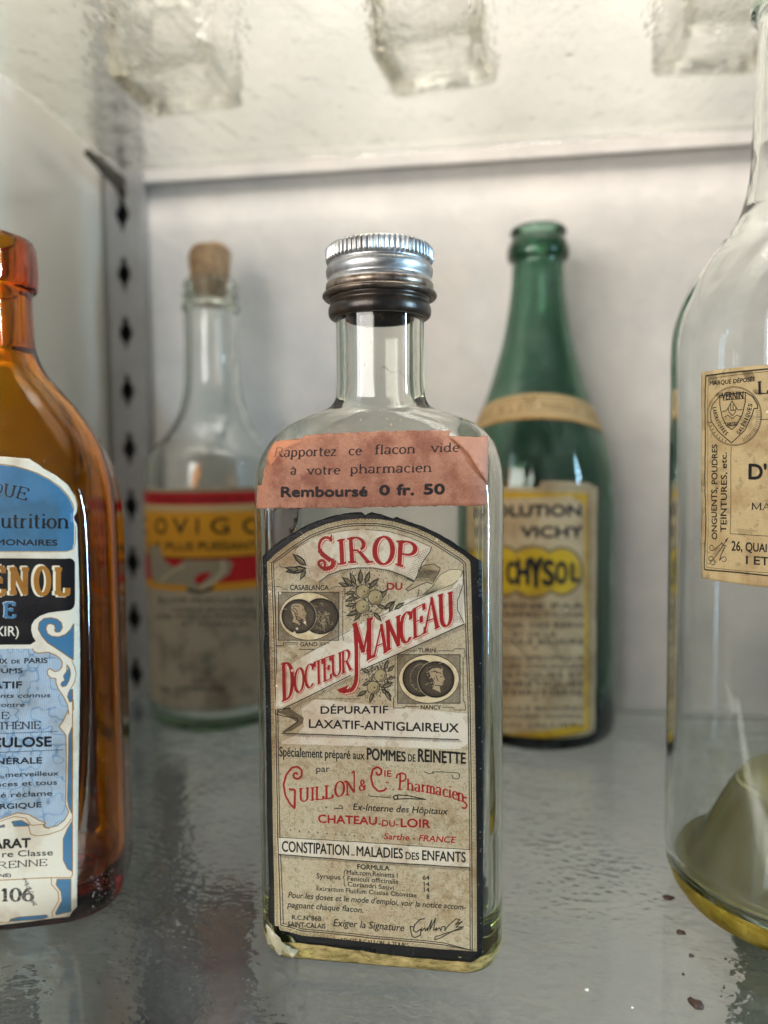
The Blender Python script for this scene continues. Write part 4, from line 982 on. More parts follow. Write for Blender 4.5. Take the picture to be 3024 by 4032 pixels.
pk.put(m, (.86, .68, .56), .6)
m = pk.new(); pk.cover(m, pk.polyE(pk.P([(1235,1310),(1330,1365),(1400,1470),(1462,1590),(1470,1430),(1465,1295),(1400,1310)]))); pk.put(m, (.42, .17, .10), .6)
m = pk.new(); pk.cover(m, pk.polyE(pk.P([(150,1330),(240,1320),(345,1335),(240,1380),(170,1480),(135,1440)]))); pk.put(m, (.80, .53, .38), .5)
pk.line([(345,1722),(350,1600)], (.40,.2,.13), 6, .35)
out_pk = [(158,1335),(250,1328),(335,1318),(362,1300),(395,1298),(700,1282),(1000,1273),(1243,1270),(1232,1296),(1236,1308),(1330,1306),(1400,1310),(1465,1295),(1468,1330),(1466,1400),(1464,1500),(1462,1590),(1455,1606),(1455,1722),(1200,1722),(800,1730),(500,1734),(250,1735),(76,1738),(76,1660),(80,1605),(118,1600),(122,1560),(130,1470),(128,1400),(140,1362)]
pk.frame(0, 0, 1)
ol = olm([(x/1.508+950, y/1.508+850) for x, y in out_pk], yf)
ol = [(max(min(u, 33.2), -33.6), v) for u, v in ol]
def lift_pk(u, v):
    w = .22
    d1 = max(0, (u-20)/12)*max(0, (v-124)/14); d2 = max(0, (-25-u)/7)*max(0, (v-134)/8)
    return w+min(d1, 1)*1.2+d2*.8+.07*math.sin(u*1.3+v*.5)+.06*math.sin(v*1.7-u*.4)
m_pink = paper_mat('salmon_paper', pk, .62, .8)
o = sheet('refund_label', pk, rough_outline(ol, .17, .7, 6), syr_surf, m_pink, syr, 1.2, lift_pk)
o['label'] = 'salmon paper strip with torn corners and printed refund notice'
# the fold hanging over the right corner of the strip
m_fold = plain('folded_paper', (.40, .17, .10), .7, var=.3, vscale=200, bmp=.5, bscale=700)
fold = [(x/1.508+950, y/1.508+850) for x, y in [(1236,1308),(1330,1306),(1400,1310),(1466,1296),(1466,1440),(1463,1590),(1430,1540),(1400,1490),(1350,1410),(1300,1360)]]
class _Q: u0 = -34; u1 = 34; v0 = 115; v1 = 146
fo = sheet('folded_corner', _Q, rough_outline(olm(fold, yf), .06, .8, 8), syr_surf, m_fold, syr, 1.2, lambda u, v: lift_pk(u, v)+.5+.35*math.sin((u+v)*.9))

# ================================================================== the amber bottle
AX, AY, AR = -151.4, 205.4, math.radians(19)
amb = thing('amber_bottle', (AX*MM, AY*MM, 0), 'amber flat medicine bottle with blue, black and white label, cut by the left edge', 'bottle', AR)
A_OUT = spl([(0.0, 33.0, 16.5, 13, 12, 'c'), (1.0, 35.8, 19.5, 14, 14), (3.5, 37.6, 21.3, 14, 15.5), (9, 38.4, 21.9, 13.5, 16), (30, 38.6, 22, 13, 16), (80, 38.7, 22, 13, 16), (118, 38.7, 22, 13, 16), (128, 37.9, 21.8, 15, 16.5), (135, 36.5, 21.4, 19, 17), (144, 33.2, 20.4, 25, 18), (152, 28.2, 18.8, 25, 17.8), (158, 23.6, 17.2, 23, 17), (163, 19.4, 15.9, 19.2, 15.8), (168, 16.6, 15.2, 16.5, 15.1), (173, 15.3, 14.9, 15.2, 14.8), (180, 14.9, 14.9, 14.8, 14.8), (187.5, 14.9, 14.9, 14.8, 14.8), (188.4, 15.2, 15.2, 15.1, 15.1, 'c'), (189.2, 16.3, 16.3, 16.2, 16.2), (191, 16.7, 16.7, 16.6, 16.6), (196, 16.8, 16.8, 16.7, 16.7), (201.5, 16.5, 16.5, 16.4, 16.4), (203.2, 15.9, 15.9, 15.8, 15.8)], 5)
TA = 3.1; inner = []
for z, a, b, ca, cb in A_OUT[::-1]:
    if z > 9: q = min(a-TA, 11.4) if z > 170 else a-TA; p_ = min(b-TA, 11.4) if z > 170 else b-TA; inner.append((z, q, p_, min(max(ca-TA*.6, 3), q*.99), min(max(cb-TA*.6, 3), p_*.99)))
inner += [(8.0, 33, 17, 12, 12), (7.2, 29, 14, 10, 10), (7.0, 14, 7, 5, 5), (7.4, 1, .6, .5, .3)]
secs = [(1.6, 1.2, .6, .5, .3), (1.3, 20, 9, 8, 7), (.9, 29, 13, 11, 10), (.1, 31.5, 15.2, 12, 11)]+[tuple(r) for r in A_OUT]+[(203.6, 15, 15, 14.9, 14.9), (203.6, 12.2, 12.2, 12.1, 12.1)]+inner
m_amber = glass_mat('amber_glass', sigma=(58, 210, 900), wave=.14, wavescale=45, dirt=.03, dirtcol=(.45, .35, .28))
loft('glass_body', secs, m_amber, amb, ks=5, kc=10)
def amb_surf(u, z, l=0.0):
    a, b, ca, cb = [float(np.interp(z, A_OUT[:, 0], A_OUT[:, i])) for i in range(1, 5)]; au = min(abs(u), a*.999)
    y = -b if au <= a-ca else -(b-cb+cb*math.sqrt(max(0, 1-((au-(a-ca))/ca)**2)))
    return (u, y-.15-l, z)
ta, na = (math.cos(AR), math.sin(AR)), (math.sin(AR), -math.cos(AR))
fa = on_plane(AX+na[0]*22.15, AY+na[1]*22.15, AR)
pa = Print(fa, -31, 31, 2, 142, 12, (.74, .71, .64)); H_, W_ = pa.h, pa.w
GOLD = (.50, .33, .10); BLUE = (.21, .38, .50); PB = (.52, .575, .62); BK = (.045, .045, .055); WH = (.76, .73, .66)
pa.img[:] = WH
def mir(pts): return pts
pa.frame(0, 1750, 4.0225)     # crop A
# pale blue engraved field and the blue head panel (drawn to the left past the picture edge)
pa.fill([(-900,420),(-500,300),(0,325),(210,350),(420,405),(590,470),(760,560),(940,690),(1060,830),(1120,940),(1150,1060),(1150,1180),(1165,1290),(1165,1560),(1140,1660),(1060,1690),(-900,1690)], BLUE)
pa.line([(-500,290),(0,312),(210,340),(420,398),(600,462),(760,548),(950,680),(1070,825),(1135,940),(1155,1060)], GOLD, 14); pa.line([(1185,1290),(1185,1560),(1150,1665),(1060,1700),(-900,1700)], GOLD, 8)
kw = dict(font='serif', contrast=(.15, .06), serif=.1)
pa.quadtext('Q', ((-110,780),(20,795),(60,640),(-70,620)), BK, **kw); pa.quadtext('U', ((60,810),(215,850),(262,660),(75,620)), BK, **kw); pa.quadtext('E', ((240,840),(425,890),(475,710),(300,660)), BK, **kw)
pa.text('nutrition', (-180,1318), (1090,1330), 232, BK, font='serif', contrast=(.17, .06), serif=.07); pa.line(arc(735, 1225, 40, 45, -60, 200, 8), BK, 14)
pa.text('PULMONAIRES', (-420,1590), (912,1602), 92, BK, bold=.06)
pa.frame(0, 2200, 3.6875)     # crop B
pa.fill([(-900,-15),(960,0)]+arc(1000, 80, 80, 85, -90, 0, 6)+[(1083,600)]+arc(990, 640, 92, 110, 0, 90, 6)+[(840,765),(700,785),(580,830),(500,890),(460,960),(455,1040),(480,1130),(520,1195),(440,1245),(-900,1252)], BK)
for ch, x0, x1 in (('L', 790, 1000), ('O', 482, 735), ('N', 135, 410), ('E', -150, 75), ('H', -420, -190)):
    kw = dict(font='serif', contrast=(.20, .14), serif=.05)
    pa.text(ch, (x0-12, 527), (x1-25, 530), 425, (.80, .76, .66), **kw); pa.text(ch, (x0+26, 520), (x1, 522), 395, (.54, .36, .13), **kw)
kw = dict(font='serif', contrast=(.24, .15), serif=.07)
pa.text('E', (45,850), (225,850), 218, (.62, .66, .68), **kw); pa.text('E', (62,848), (232,848), 205, BLUE, **kw)
pa.text('ÉLIXIR)', (-330,1120), (285,1120), 140, WH, bold=.04)
ppm_field = [(-900,1320),(470,1305),(500,1350),(560,1370),(700,1355),(800,1395),(870,1440),(905,1500),(900,1570),(860,1625),(800,1640),(745,1610),(725,1590),(690,1620),(690,1680),(740,1730),(815,1740),(815,1800),(850,1890),(930,2010),(980,2120),(1000,2260)]
fld = [(x/3.6875, y/3.6875+2200) for x, y in ppm_field]+[(x/1.77, y/1.77+2500) for x, y in [(478,520),(440,600),(412,640),(460,700),(462,900),(458,1180),(480,1235),(450,1290),(400,1330),(330,1345),(300,1325),(320,1310),(270,1290),(200,1250),(120,1240),(0,1285),(-300,1380)]]
pa.frame(0, 0, 1)
m = pa.new(); pa.cover(m, pa.polyE(pa.P(fld)))
gx, gy = np.meshgrid(np.arange(W_), np.arange(H_)); wv = fbm(H_, W_, 60, 71, 2)*9
tex = .5+.5*np.sin(gx*.9+wv*1.3); tex2 = np.clip((.06-np.abs(fbm(H_, W_, 34, 81, 2)-.5))*14, 0, 1); patch = np.clip((fbm(H_, W_, 26, 91, 2)-.42)*4, 0, 1)
fc = np.array(PB)*(1+(.16*(tex-.4)*patch+.05)[:, :, None])*(1-tex2[:, :, None]*np.array([.38, .26, .16]))
pa.img = pa.img*(1-m[:, :, None])+fc*m[:, :, None]
pa.line(fld[1:], GOLD, 3.4)
pa.frame(0, 2200, 3.6875)
# scroll ornament
pa.fill([(1065,950),(1060,1470),(960,1395),(820,1300),(690,1215),(610,1120),(560,1020),(570,930),(640,870),(740,860),(830,880),(890,930),(905,1000),(870,1060),(820,1065),(790,1040),(800,1010),(785,965),(730,945),(690,960),(670,1010),(690,1080),(750,1120),(850,1130),(950,1095),(1020,1030)], BLUE)
pa.line([(1065,945),(1020,1030),(950,1098),(850,1135),(750,1122),(690,1082),(668,1010),(690,955),(730,942),(788,962),(802,1012),(790,1045),(820,1068),(872,1062),(908,1000),(892,928),(830,876),(740,856),(640,866),(568,928),(556,1020),(610,1125),(690,1220),(820,1305),(960,1400),(1060,1475)], GOLD, 12); pa.line([(1070,950),(1062,1475)], GOLD, 10)
pa.fill([(970,1540),(1010,1600),(1020,1680),(1000,1770),(960,1840),(910,1855),(885,1820),(900,1790),(940,1770),(920,1700),(960,1640),(985,1600)], BLUE); pa.line([(970,1535),(1012,1600),(1024,1680),(1002,1775),(962,1845),(905,1860),(882,1822),(900,1788),(940,1768),(920,1700),(965,1640),(970,1535)], GOLD, 10)
pa.line([(1040,1480),(1080,1580),(1100,1680),(1080,1790),(1040,1860),(985,1960),(1060,2050),(1070,2200)], GOLD, 10)
pa.fill([(1058,1890),(1058,2050),(1020,2030),(985,1960),(1010,1900)], BLUE)
pa.frame(0, 2500, 1.77)
for q in ([(505,390),(505,462),(485,470),(468,425)], [(500,640),(500,1245),(478,1200),(470,1150),(478,700)], [(505,1290),(505,1650),(470,1630),(440,1570),(440,1420),(470,1350)], [(398,1700),(495,1700),(495,1930),(388,1960),(385,1940),(432,1850),(425,1790),(390,1740)], [(80,1300),(150,1290),(205,1320),(205,1330),(100,1335)], [(0,1330),(30,1320),(35,1338),(-20,1345)], [(70,1985),(140,1968),(320,1955),(335,1970),(300,1985),(60,2005)]):
    pa.fill(q, BLUE); pa.line(q+[q[0]], GOLD, 4)
pa.line([(505,390),(505,1670),(495,1690),(360,1690),(-300,1722)], GOLD, 6); pa.line([(358,1690),(360,1740),(405,1790),(410,1850),(360,1940),(365,1975)], GOLD, 5); pa.line([(200,1330),(215,1390),(260,1400),(340,1390),(430,1360),(470,1320),(498,1280)], GOLD, 5); pa.line([(-200,1400),(0,1300),(100,1265),(180,1275),(215,1320),(225,1325),(310,1318),(305,1340),(345,1350)], GOLD, 5)
pa.line([(-200,2030),(0,2010),(60,2010),(90,1985)], GOLD, 5)
T_ = lambda t, x0, y0, x1, y1, h, **k: pa.text(t, (x0, y0), (x1, y1), h, BK, **k)
T_('EAUX', -100, 201, 52, 199, 34, bold=.05); T_('DE', 78, 198, 140, 197, 24, bold=.05); T_('PARIS', 166, 198, 334, 194, 36, bold=.05); T_('PARFUMS', -170, 266, 158, 264, 32, bold=.06)
T_('LAXATIF', -250, 375, 156, 370, 46, bold=.09); T_('médicaments connus', -330, 440, 352, 434, 30, lean=.25, bold=.02, h1=30); T_('contre', -30, 502, 172, 499, 30, lean=.25, bold=.02)
sk = dict(font='serif', contrast=(.18, .07), serif=.09)
T_('NEURASTHE', -500, 590, -200, 590, 46, **sk); T_('E', 8, 584, 66, 584, 46, **sk); T_('ASTHÉNIE', -120, 662, 285, 652, 50, **sk)
pa.line([(-300,700),(405,672)], BK, 3.5); T_('TUBERCULOSE', -420, 792, 362, 774, 66, bold=.09); pa.line([(-300,830),(440,800)], BK, 3.5)
T_('GÉNÉRALE', -150, 905, 296, 894, 42, bold=.07); T_('de', -2, 1000, 32, 999, 24); T_('merveilleux', 36, 990, 410, 978, 34, bold=.02); T_('des convalescences et tous', -560, 1078, 402, 1042, 34, bold=.02); T_('qualité réclame', -200, 1142, 368, 1118, 36, bold=.02); T_('ÉNERGIQUE', -150, 1220, 290, 1200, 36, bold=.07)
T_('MAGARAT', -280, 1500, 214, 1478, 62, bold=.10); T_('Phe de 1re Classe', -330, 1562, 372, 1534, 42, bold=.015); T_('LA GARENNE', -330, 1650, 332, 1606, 46, **sk); T_('(SEINE)', -90, 1692, 80, 1682, 22, bold=.05)
wn = np.clip(.55+1.3*(fbm(H_, W_, 6, 25, 3)-.30), .3, 1)
pa.text('106', (0,1858), (240,1852), 90, (.07,.06,.06), font='serif', contrast=(.28, .09), serif=.1, worn=wn)
# scuffs and dirt
m = pa.new(); rr = random.Random(2)
for i in range(70): t = rr.random(); x, y = 170+70*t+rr.gauss(0, 7), 1690+190*t; pa.line([(x, y), (x+rr.uniform(-12, 12), y+12)], (1,1,1), 7, M=m)
pa.put(m, (.36,.32,.29), .75)
m = pa.new()
for i in range(60): x, y = rr.uniform(0, 520), rr.uniform(0, 1980); pa.circle((x, y), rr.uniform(1, 3), (1,1,1), M=m)
pa.put(m, (.45,.42,.38), .5)
st = fbm(H_, W_, 110, 131, 5); pa.img *= 1-np.clip((st-.5)*1.4, 0, .3)[:, :, None]*np.array([.3, .4, .5]); pa.img *= (.96+.08*RNG.random((H_, W_)))[:, :, None]
low_b = np.clip((np.arange(H_)[:, None]-H_*.90)/(H_*.1), 0, 1)*np.clip((np.arange(W_)[None]-W_*.5)/(W_*.5), 0, 1)
pa.img *= 1-low_b[:, :, None]*np.array([.3, .36, .4])
m_alab = paper_mat('enamel_paper', pa, .42, .45, coat=.15)
rt = [(0,1797),(110,1806),(157,1836),(162,1842),(215,1872),(262,1911),(290,1955),(303,1990),(304,2012),(296,2022),(288,2036),(292,2052),(300,2066),(314,2080),(315,2300),(313,2600),(311,2900),(307,3200),(305,3400),(302,3574),(285,3590),(272,3614),(170,3625),(60,3640),(0,3648)]
ol = olm(rt, fa); lf = [(-30.0, v) for v in (8.0,)]
right = [(min(u, 30.3), v) for u, v in ol]
left = [(-8-(u+8) if False else -u, v) for u, v in right if u > 12][::-1]
top_l = [(-14.0, right[0][1]+1.0)]
outl = [(-9, right[0][1]+.6)]+right+[(-22, 3.8), (-29.5, 6), (-30.2, 60), (-30.2, 112), (-27, 126), (-20, 135)]
lo = sheet('main_label', pa, rough_outline(outl, .05, .9, 12), amb_surf, m_alab, amb, 1.6, lambda u, v: .06*math.sin(u*.5+v*.2)+.05*math.sin(v*.8)+(.25*max(0, 1-abs(v-134)/3) if u < 8 else 0))
lo['label'] = 'glossy white label with blue, black and gold printing, chipped at its right edge'
m_back = plain('brown_darkening_sheet', (.20, .10, .06), .8, var=.3, vscale=90)
class _R: u0 = -31; u1 = 31; v0 = 0; v1 = 140
sheet('back_sheet', _R, rough_outline([(-29, 8), (29, 8), (29, 122), (-29, 122)], .1, 2, 3), lambda u, z, l=0.0: (u, 22.2, z), m_back, amb, 4)  # unseen sheet added to darken the amber glass from behind
sp = []; r = random.Random(15)
for i in range(60):
    z = r.uniform(4, 15); q = amb_surf(r.uniform(30.5, 36), z); sp.append((q[0], q[1]+.12, q[2], .6, -.8, 0))
for i in range(25):
    z = r.uniform(30, 150); q = amb_surf(r.uniform(20 if z > 136 else 31, 36), z); sp.append((q[0], q[1]+.12, q[2], .6, -.8, 0))
specks('dirt_specks', sp, plain('grey_dirt', (.22, .17, .16), .8), amb, .22, 8)

# ================================================================== cork-stoppered bottle, back left
ck = thing('corked_bottle', (-.1464, .383, 0), 'clear round bottle with cork stopper and yellow and red label, blurred behind on the left', 'bottle')
C_O = spl([(0, 32.5, 'c'), (1.2, 35), (4, 36.3), (10, 36.6), (60, 36.6), (125, 36.5), (132, 36.4), (137.5, 35.8), (141, 34.5), (144.5, 31.8), (149, 27.4), (155, 22.4), (162, 18.7), (171, 16.1), (182, 14.6), (195, 14.1), (213, 13.9), (216.5, 13.8), (218, 14.9), (219.8, 15.3), (221.6, 14.3), (223.0, 13.3), (225.8, 14.7), (227.8, 13.2), (229.5, 13.9), (231, 14.3), (233, 13.2), (234.4, 12.4)], 5)
m_cork_g = glass_mat('pale_green_glass', sigma=(12, 6, 13), wave=.3, wavescale=45, dirt=.10, dirtcol=(.52, .50, .40))
lathe('glass_body', bottle_shell([tuple(x) for x in C_O], 2.6, 7), m_cork_g, ck, n=112)
m_cork = plain('cork', (.40, .25, .13), .85, var=.4, vscale=230, bmp=.9, bscale=330, col2=(.20, .115, .055), bdist=.001)
def corkmod(r, z, t, i):
    if z > 243: z -= 4.2*max(0, math.cos(t-2.9))*(r/11.5)**2*.9+.6*math.sin(3*t); r *= 1-.05*max(0, math.cos(t-2.6))
    return r*(1+.018*math.sin(5*t+z*.4)), z
lathe('cork_stopper', spl([(.1, 224.5), (8.6, 224.6, 'c'), (9.4, 229), (10.0, 234), (10.6, 240), (11.2, 246.5), (11.1, 249.6), (8.4, 252.2), (4, 253.2), (.1, 253.3)], 4), m_cork, ck, n=80, mod=corkmod)
fc_ = on_cyl(-146.4, 383, 36.7)
pc = Print(fc_, -52, 52, 8, 128, 6, (.62, .55, .44)); H_, W_ = pc.h, pc.w
pc.img[:] = (.58, .54, .47); pc.frame(550, 1800, 1.844)
CR_, CY_ = (.60, .07, .085), (.72, .50, .10)
def band(v0, v1, col):
    a, b = int((pc.v1-v1)*pc.ppm), int((pc.v1-v0)*pc.ppm); pc.img[max(a, 0):max(b, 0)] = col
band(122.5, 130, (.50, .46, .38)); band(116.4, 122.5, CR_); band(112.9, 116.4, (.66, .58, .42)); band(90.3, 112.9, CY_); band(89.5, 90.3, (.10, .09, .06)); band(77.3, 89.5, CR_); band(73.3, 77.3, CY_)
pc.text('TONIQUE UNIVERSEL MEDICAL', (80,335), (930,330), 50, (.42, .05, .08), bold=.06)
[pc.text(c_, (x0_, 556), (x1_, 556), 115, (.13, .13, .06), bold=.05) for c_, x0_, x1_ in (('C', -30, 62), ('O', 108, 204), ('V', 240, 350), ('I', 402, 436), ('G', 505, 662), ('O', 738, 900), ('R', 950, 1060))]; pc.text('LE PLUS PUISSANT', (60,680), (850,672), 60, (.16, .15, .07), bold=.08)
GY = (.50, .47, .40)
pc.fill([(70,640),(150,650),(175,740),(250,800),(330,745),(640,745),(680,770),(650,850),(560,910),(500,945),(400,970),(320,930),(120,915),(80,860)], GY)
pc.fill([(400,880),(440,845),(520,830),(500,870),(440,925),(400,910)], CR_); pc.line([(600,750),(610,820),(540,900),(440,950)], (.66,.62,.52), 26); pc.line([(150,900),(250,820),(330,790)], (.63,.59,.47), 14); pc.line([(340,960),(430,985),(540,945)], (.16,.14,.11), 22)
for t_, x0, y, x1, h in (('ELIXIR MUSCULAIRE ET', 130, 1060, 940, 40), ('TONIQUE RECONSTITUANT', 230, 1125, 900, 34), ('DES FORCES PHYSIQUES', 120, 1175, 900, 34), ('ET MORALES', 300, 1225, 800, 28), ('Ets. COMPAGNIE', 150, 1700, 620, 36)): pc.text(t_, (x0, y), (x1, y), h, (.17, .14, .11), bold=.05, a=.8)
st = fbm(H_, W_, 130, 7, 4); gy = np.arange(H_)[:, None]/H_
dk = np.clip((st-.42)*2.4, 0, 1)*np.clip((gy-.42)*3, 0, 1); pc.img *= 1-dk[:, :, None]*np.array([.34, .38, .42]); 
dk = np.clip((fbm(H_, W_, 40, 8, 3)-.5)*2, 0, 1)*np.clip((gy-.45)*4, 0, 1); pc.img *= 1-dk[:, :, None]*.36
m_cl = paper_mat('stained_paper', pc, .6, .4)
def cyl_surf(R):
    return lambda u, z, l=0.0: ((R+.12+l)*math.sin(u/R), -(R+.12+l)*math.cos(u/R), z)
ol = [(-50, 15.5), (-44, 13.2), (0, 12.8), (44, 13.2), (50, 15.5), (50.5, 60), (50, 124.5), (20, 125.2), (-6, 124.6), (-50, 125)]
lo = sheet('wrap_label', pc, rough_outline(ol, .15, 2, 4), cyl_surf(36.6), m_cl, ck, 2.4, lambda u, v: .08*math.sin(u*.4+v*.3))
lo['label'] = 'stained label banded red and yellow above a brown lower half'

# ================================================================== green bottle, back right
gb = thing('green_bottle', (.0250, .383, 0), 'dark green round bottle with yellow bordered label and cream neck band, blurred behind', 'bottle')
G_O = spl([(0, 35.5, 'c'), (1.2, 38), (4, 39.2), (10, 39.5), (60, 39.6), (105, 39.4), (122, 38.8), (132, 37.6), (146, 34.4), (158, 30.0), (171, 24.9), (184, 20.9), (197, 17.4), (209, 15.1), (222, 13.4), (233, 12.8), (235.6, 12.9), (236.6, 14.4), (238.5, 15.2), (241.5, 15.2), (244.5, 14.4), (246.6, 13.1), (247.6, 12.7), (248.4, 13.2), (249.6, 13.9), (251, 13.8), (251.8, 13.2)], 5)
m_green = glass_mat('bottle_green_glass', sigma=(370, 225, 295), wave=.15, wavescale=40, dirt=.16, dirtcol=(.35, .42, .36))
lathe('glass_body', bottle_shell([tuple(x) for x in G_O], 3.0, 9), m_green, gb, n=112)
fg = on_cyl(25.0, 383, 39.7)
pg = Print(fg, -42, 34, 2, 132, 7, (.60, .52, .38)); H_, W_ = pg.h, pg.w
pg.img[:] = (.64, .56, .43); pg.frame(1850, 1800, 1.769); DB = (.055, .06, .09); YL = (.70, .55, .11)
pg.fill([(-900,225),(820,250),(828,1895),(-900,1935)], YL); pg.fill([(-900,300),(700,270),(775,310),(800,340),(795,1870),(740,1860),(-900,1880)], (.68,.59,.45)); pg.line([(828,255),(838,1905),(600,1950),(-100,1950)], (.14,.11,.08), 6)
pg.text('SOLUTION', (95,415), (782,410), 78, DB, bold=.13); pg.text('VICHY', (358,560), (785,560), 78, DB, bold=.13)
cl = arc(90, 800, 130, 160, 0, 360, 20); 
for sc_, cc in ((22, (.20,.17,.09)), (12, (.62,.50,.30)), (0, (.72,.58,.10))):
    for cx_, cy2, rx, ry in ((60, 800, 150, 140), (230, 795, 140, 160), (440, 800, 170, 165), (640, 795, 130, 150)): pg.circle((cx_, cy2), rx+sc_, cc, ry=ry+sc_)
for ch, x0, x1, y, h in (('V', -100, 20, 890, 180), ('I', 20, 60, 890, 180), ('C', 255, 320, 880, 150), ('H', 322, 420, 890, 180), ('Y', 415, 505, 905, 205), ('S', 505, 590, 890, 170), ('O', 595, 680, 880, 150), ('L', 695, 760, 865, 130)): pg.text(ch, (x0, y), (x1, y), h, DB, bold=.10)
rows = [('ELIMINE PAR', 1055, 36), ('LES AFFECTIONS', 1115, 34), ('DU FOIE, DES REINS', 1190, 38), ('ET DE LA', 1252, 34), ('VESICULE BILIAIRE', 1305, 38), ('*', 1350, 30), ('ACTION SPECIFIQUE', 1415, 32), ('SUR LES COLIQUES', 1472, 32), ('HEPATIQUES ET', 1540, 42), ('NEPHRETIQUES', 1600, 42), ('ARTHRITISME', 1660, 38), ('*', 1710, 30), ('CALCULS BILIAIRES', 1765, 30), ('LABORATOIRES VICHYSOL', 1820, 30), ('VICHY (ALLIER)', 1880, 28)]
for t_, y, h in rows:
    x0, x1 = (440, 475) if t_ == '*' else (300, 600) if t_ == 'ET DE LA' else (60, 795); pg.text(t_, (x0, y), (x1, y), h, (.14, .12, .11), bold=.06, a=.85)
st = fbm(H_, W_, 90, 3, 4); pg.img *= 1-np.clip((st-.42)*1.6, 0, .5)[:, :, None]*np.array([.35, .45, .55])
m_gl = paper_mat('yellowed_paper', pg, .6, .4)
ug, vg = fg(np.array([2342., 2342., 2346., 2280., 2090.]), np.array([2905., 2500., 1935., 1915., 1905.]))
ue = float(ug[1]); print('green label edge', ug, vg)
ol = [(-38, 7.5), (ue-3, 7.2), (ue, 9), (ue+.3, 60), (ue+.2, 124), (ue-6, 126.5), (4, 127.6), (-1, 127.2), (-1.5, 124.5), (-38, 125)]
lo = sheet('main_label', pg, rough_outline(ol, .12, 2, 5), cyl_surf(39.5), m_gl, gb, 2.2, lambda u, v: .08*math.sin(u*.4+v*.3)+(1.6*max(0, (v-123.5)/4) if v > 123.5 else 0)+(.5*max(0, (u-ue+2)/2)))
lo['label'] = 'yellow bordered tan label with dark printed capitals'
# neck band laid on the slope of the shoulder
gz, gr_ = G_O[:, 0], G_O[:, 1]
def g_surf(u, z, l=0.0):
    R = float(np.interp(z, gz, gr_)); th = u/30.0; return ((R+.2+l)*math.sin(th), -(R+.2+l)*math.cos(th), z)
def fband(x, y): return np.asarray(x)*0, np.asarray(y)*0
pb = Print(fband, -45, 45, 140, 182, 7, (.64, .54, .38)); pb.fn = lambda x, y: (x, y); pb.frame(0, 0, 1)
def bandc(u): return 162.5-.0042*(u+4)**2
for o_ in (-5.2, 4.8, -2.6, 2.8): pb.line([(u, bandc(u)+o_) for u in range(-45, 46, 3)], (.30, .20, .10), .45, a=.7)
pb.line([(u, bandc(u)-5.6) for u in range(-45, 46, 3)], (.66,.42,.14), 1.2, a=.5)
for i, ch in enumerate('SOURCE DE L ETAT PHARMACIE CENTRALE'):
    if ch == ' ': continue
    u0 = -39+i*2.3; u1 = u0+1.8; pb.quadtext(ch, ((u0, bandc(u0)-1.4), (u1, bandc(u1)-1.4), (u1, bandc(u1)+1.4), (u0, bandc(u0)+1.4)), (.34, .25, .14), bold=.05)
pb.quadtext('V', ((-10,bandc(-8)+1.6),(-2,bandc(-2)+1.6),(-2,bandc(-2)+5),(-10,bandc(-8)+5)), (.40,.30,.16), bold=.04)
m_nb = paper_mat('neck_paper', pb, .6, .4)
ol = [(u, bandc(u)-6.1) for u in range(-44, 37, 4)]+[(38, bandc(38)-1), (35.5, bandc(35.5)+5.5)]+[(u, bandc(u)+6.1) for u in range(32, -45, -4)]
lo = sheet('neck_band', pb, ol, g_surf, m_nb, gb, 2.0); lo['label'] = 'cream paper band slanting round the shoulder'

# ================================================================== big clear bottle, right
bb = thing('big_clear_bottle', (.095, .236, 0), 'large pale blue-green glass bottle with buff label and yellow stained foot, at the right edge', 'bottle')
B_O = spl([(0, 32.0, 'c'), (1.0, 33.6), (4, 35.8), (9, 37.6), (14, 38.4, ), (16, 38.5), (60, 38.5), (120, 38.8), (160, 39.0), (171, 39.0), (178.5, 38.0), (187, 34.9), (195, 30.2), (201, 25.6), (208, 20.9), (214, 18.9), (221, 17.7), (236, 17.1), (262, 16.3), (266, 16.4), (267.5, 18.2), (269.5, 18.6), (276, 18.2), (279, 17.5)], 5)
m_big, _nt, _ = None, None, None
m_big = glass_mat('blue_green_glass', sigma=(15, 8, 13), wave=.30, wavescale=30, dirt=.05, dirtcol=(.55, .52, .42))
lathe('glass_body', bottle_shell([tuple(x) for x in B_O], 2.2, 9.0, punt=32), m_big, bb, n=160)
# yellow residue lying in the heel round the punt
m_res = plain('yellow_residue', (.36, .335, .13), .28, var=.2, vscale=30, col2=(.29, .26, .09))
m_res.node_tree.nodes['Principled BSDF'].inputs['Transmission Weight'].default_value = .25
rp = [(2.2, 41.0)]+[(34.4*u, 9.25+32*bell(u)) for u in [i/14 for i in range(1, 14)]]+[(35.0, 10.0), (35.4, 11.8), (35.2, 12.2), (34.9, 12.0), (34.0, 10.8)]+[(33.3*u, 10.0+32*bell(u)) for u in [i/14 for i in range(13, 0, -1)]]+[(1.6, 42.2)]
lathe('yellow_residue', rp, m_res, bb, n=112, closed=True)
m_film, nt, out = newmat('yellow_film')
_t = N(nt, 'ShaderNodeBsdfTransparent'); _t.inputs['Color'].default_value = (.80, .66, .14, 1); _d = N(nt, 'ShaderNodeBsdfPrincipled'); _d.inputs['Base Color'].default_value = (.42, .33, .05, 1); _d.inputs['Roughness'].default_value = .25
_n = noise(nt, 160, 5, .6); _r = ramp(nt, _n.outputs['Fac'], [(.35, .15), (.7, .6)]); _m = N(nt, 'ShaderNodeMixShader'); nt.links.new(_r.outputs[0], _m.inputs[0]); nt.links.new(_t.outputs[0], _m.inputs[1]); nt.links.new(_d.outputs[0], _m.inputs[2]); nt.links.new(_m.outputs[0], out.inputs['Surface'])
